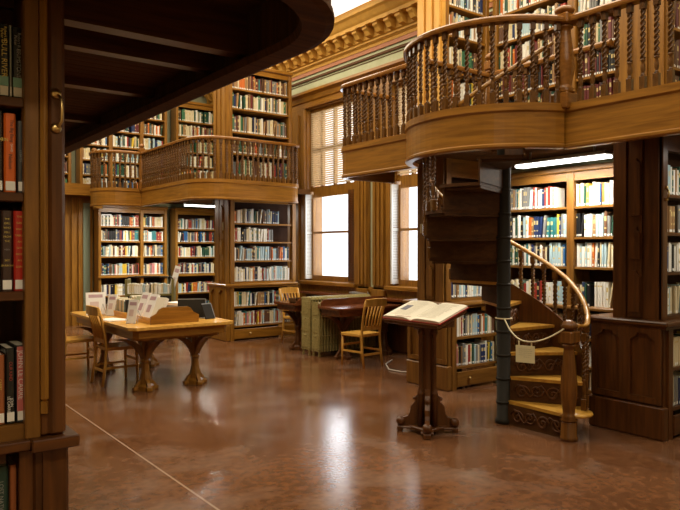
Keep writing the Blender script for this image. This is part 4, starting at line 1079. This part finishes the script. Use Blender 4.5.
binder('small black display folder at right end of the table', 3.58, 7.38, .35, .42, .16, .20)
pk = thing('leaflet_pile', 'low pile of white and red booklets between the trough and black binder', 'booklets', (3.40, 7.98, TZ+.001), .2)
for k, c_ in enumerate((pwhite, COVER['maroon'], pwhite, COVER['grey'], pwhite)): MB().box(-.11+.004*k, .11, -.14, .14-.006*k, .035*k, .035*(k+1)-.002).build('booklet', c_, pk)

# ---------------------------------------------------------------- book cart behind the table
CT = thing('book_cart', 'olive and black library book cart parked before the far left bookcase', 'book cart', (4.47, 11.65, 0), -.5)
olv = plain('olive paint', (.20, .17, .05), .4)
m = MB()
for sx in (-.40, .40): m.box(sx-.02, sx+.02, -.20, .20, .12, 1.08, ch=.005)
m.box(-.4, .4, -.2, .2, .12, .15).box(-.4, .4, -.2, .2, .50, .53).box(-.4, .4, -.2, .2, .79, .82); m.build('frame', olv, CT)
MB().box(-.39, .39, -.012, .012, .15, .98).build('divider', black, CT)
MB().box(-.38, .38, -.195, -.18, .16, .78).build('front_panel', black, CT)
MB().tube([(-.4, -.15, 1.08), (-.37, -.15, 1.12), (0, -.15, 1.13), (.37, -.15, 1.12), (.4, -.15, 1.08)], .012, 8).build('rail', black, CT)
for sx in (-.33, .33):
    for sy in (-.15, .15):
        MB().lathe([(.002, -.015), (.045, -.015), (.05, 0), (.045, .015), (.002, .015)], M=Matrix.Translation((sx, sy, .055)) @ Matrix.Rotation(PI/2, 4, 'X'), n=14).box(sx-.01, sx+.01, sy-.02, sy+.02, .09, .12).build('wheel', black, CT)
R = random.Random(5); 
x = -.37; i = 0
while x < .34:
    t_ = R.uniform(.026, .045); hh = R.uniform(.16, .19); i += 1
    if not -.03 < x < .03:
        cc = R.choice(['white', 'cream', 'white', 'cream', 'white', 'cream', 'white', 'pale blue'])
        o = UNIT[2].build('book', [COVER[cc], pages, slabel, gilt]); c, s = math.cos(-.5), math.sin(-.5); yy = -.18
        o.location = (4.47 + x*c - yy*s, 11.65 + x*s + yy*c, .821); o.rotation_euler = (0, 0, -.5); o.scale = (t_*.95, .13, hh)
        tag(o, '%s book, %s from left on the book cart top' % (cc, ordn(i)), 'book', 'books on the cart')
    x += t_
leaflet('pale leaflet leaning steeply on top of the book cart', 4.74, 11.42, .83, -.5, .10, .50, .1, th=.02).rotation_euler = (0, .28, -.5)

# ---------------------------------------------------------------- loose things on the far shelves
leaflet('white sheet standing on the top shelf of the far left bookcase', 4.55, 14.36, 2.112, .0, .20, .26, .12, th=.004)

# ---------------------------------------------------------------- fluorescent fixtures (lamps of the alcoves)
def tube_light(label, x, y, z, L_, rz, power, w_=.12, col=(1, .93, .80)):
    t = thing('fluorescent_light', label, 'ceiling light', (x, y, z), rz)
    MB().box(-L_/2, L_/2, -w_/2, w_/2, .03, .07, ch=.008).build('housing', grey, t)
    MB().box(-L_/2+.01, L_/2-.01, -w_/2+.01, w_/2-.01, .0, .03, ch=.008).build('diffuser', tube_m, t)
    for sx in (-.35, .35): MB().box(sx*L_-.01, sx*L_+.01, -.01, .01, .07, 2.66-z).build('hanger', grey, t)
    a = area('fixture_lamp', (0, 0, -.015), (L_, w_), power, col); a.parent = t
    return t
tube_light('lit fluorescent tube under the near gallery behind the spiral stair', 5.98, 4.15, 2.50, 1.10, PI/2, 60, .16)
tube_light('lit fluorescent tube under the far gallery beside the pier', 6.0, 12.8, 2.50, .75, 0, 75)
tube_light('lit fluorescent tube under the far gallery at far left', 4.95, 13.2, 2.60, .5, 0, 75)
tube_light('lit fluorescent tube above the right edge aisle', 6.1, 2.0, 2.50, 1.1, PI/2, 22)
def filler(x, y, z, power):  # added lamp, out of view, that brightens the near left pier
    t = thing('added_fill_light', 'long white pendant lamp added unseen behind the viewer to brighten the near pier', 'ceiling light', (x, y, z))
    MB().box(-.7, .7, -.07, .07, .03, .07, ch=.01).build('housing', grey, t)
    MB().box(-.69, .69, -.06, .06, 0, .03, ch=.008).build('diffuser', tube_m, t)
    for sx in (-.5, .5): MB().tube([(sx, 0, .07), (sx, 0, ZC-z)], .006, 6).build('rod', grey, t)
    a = area('fixture_lamp', (0, 0, -.02), (1.4, .14), power, (1, .86, .62)); a.parent = t
filler(.1, .3, 3.3, 36)
finish_books()
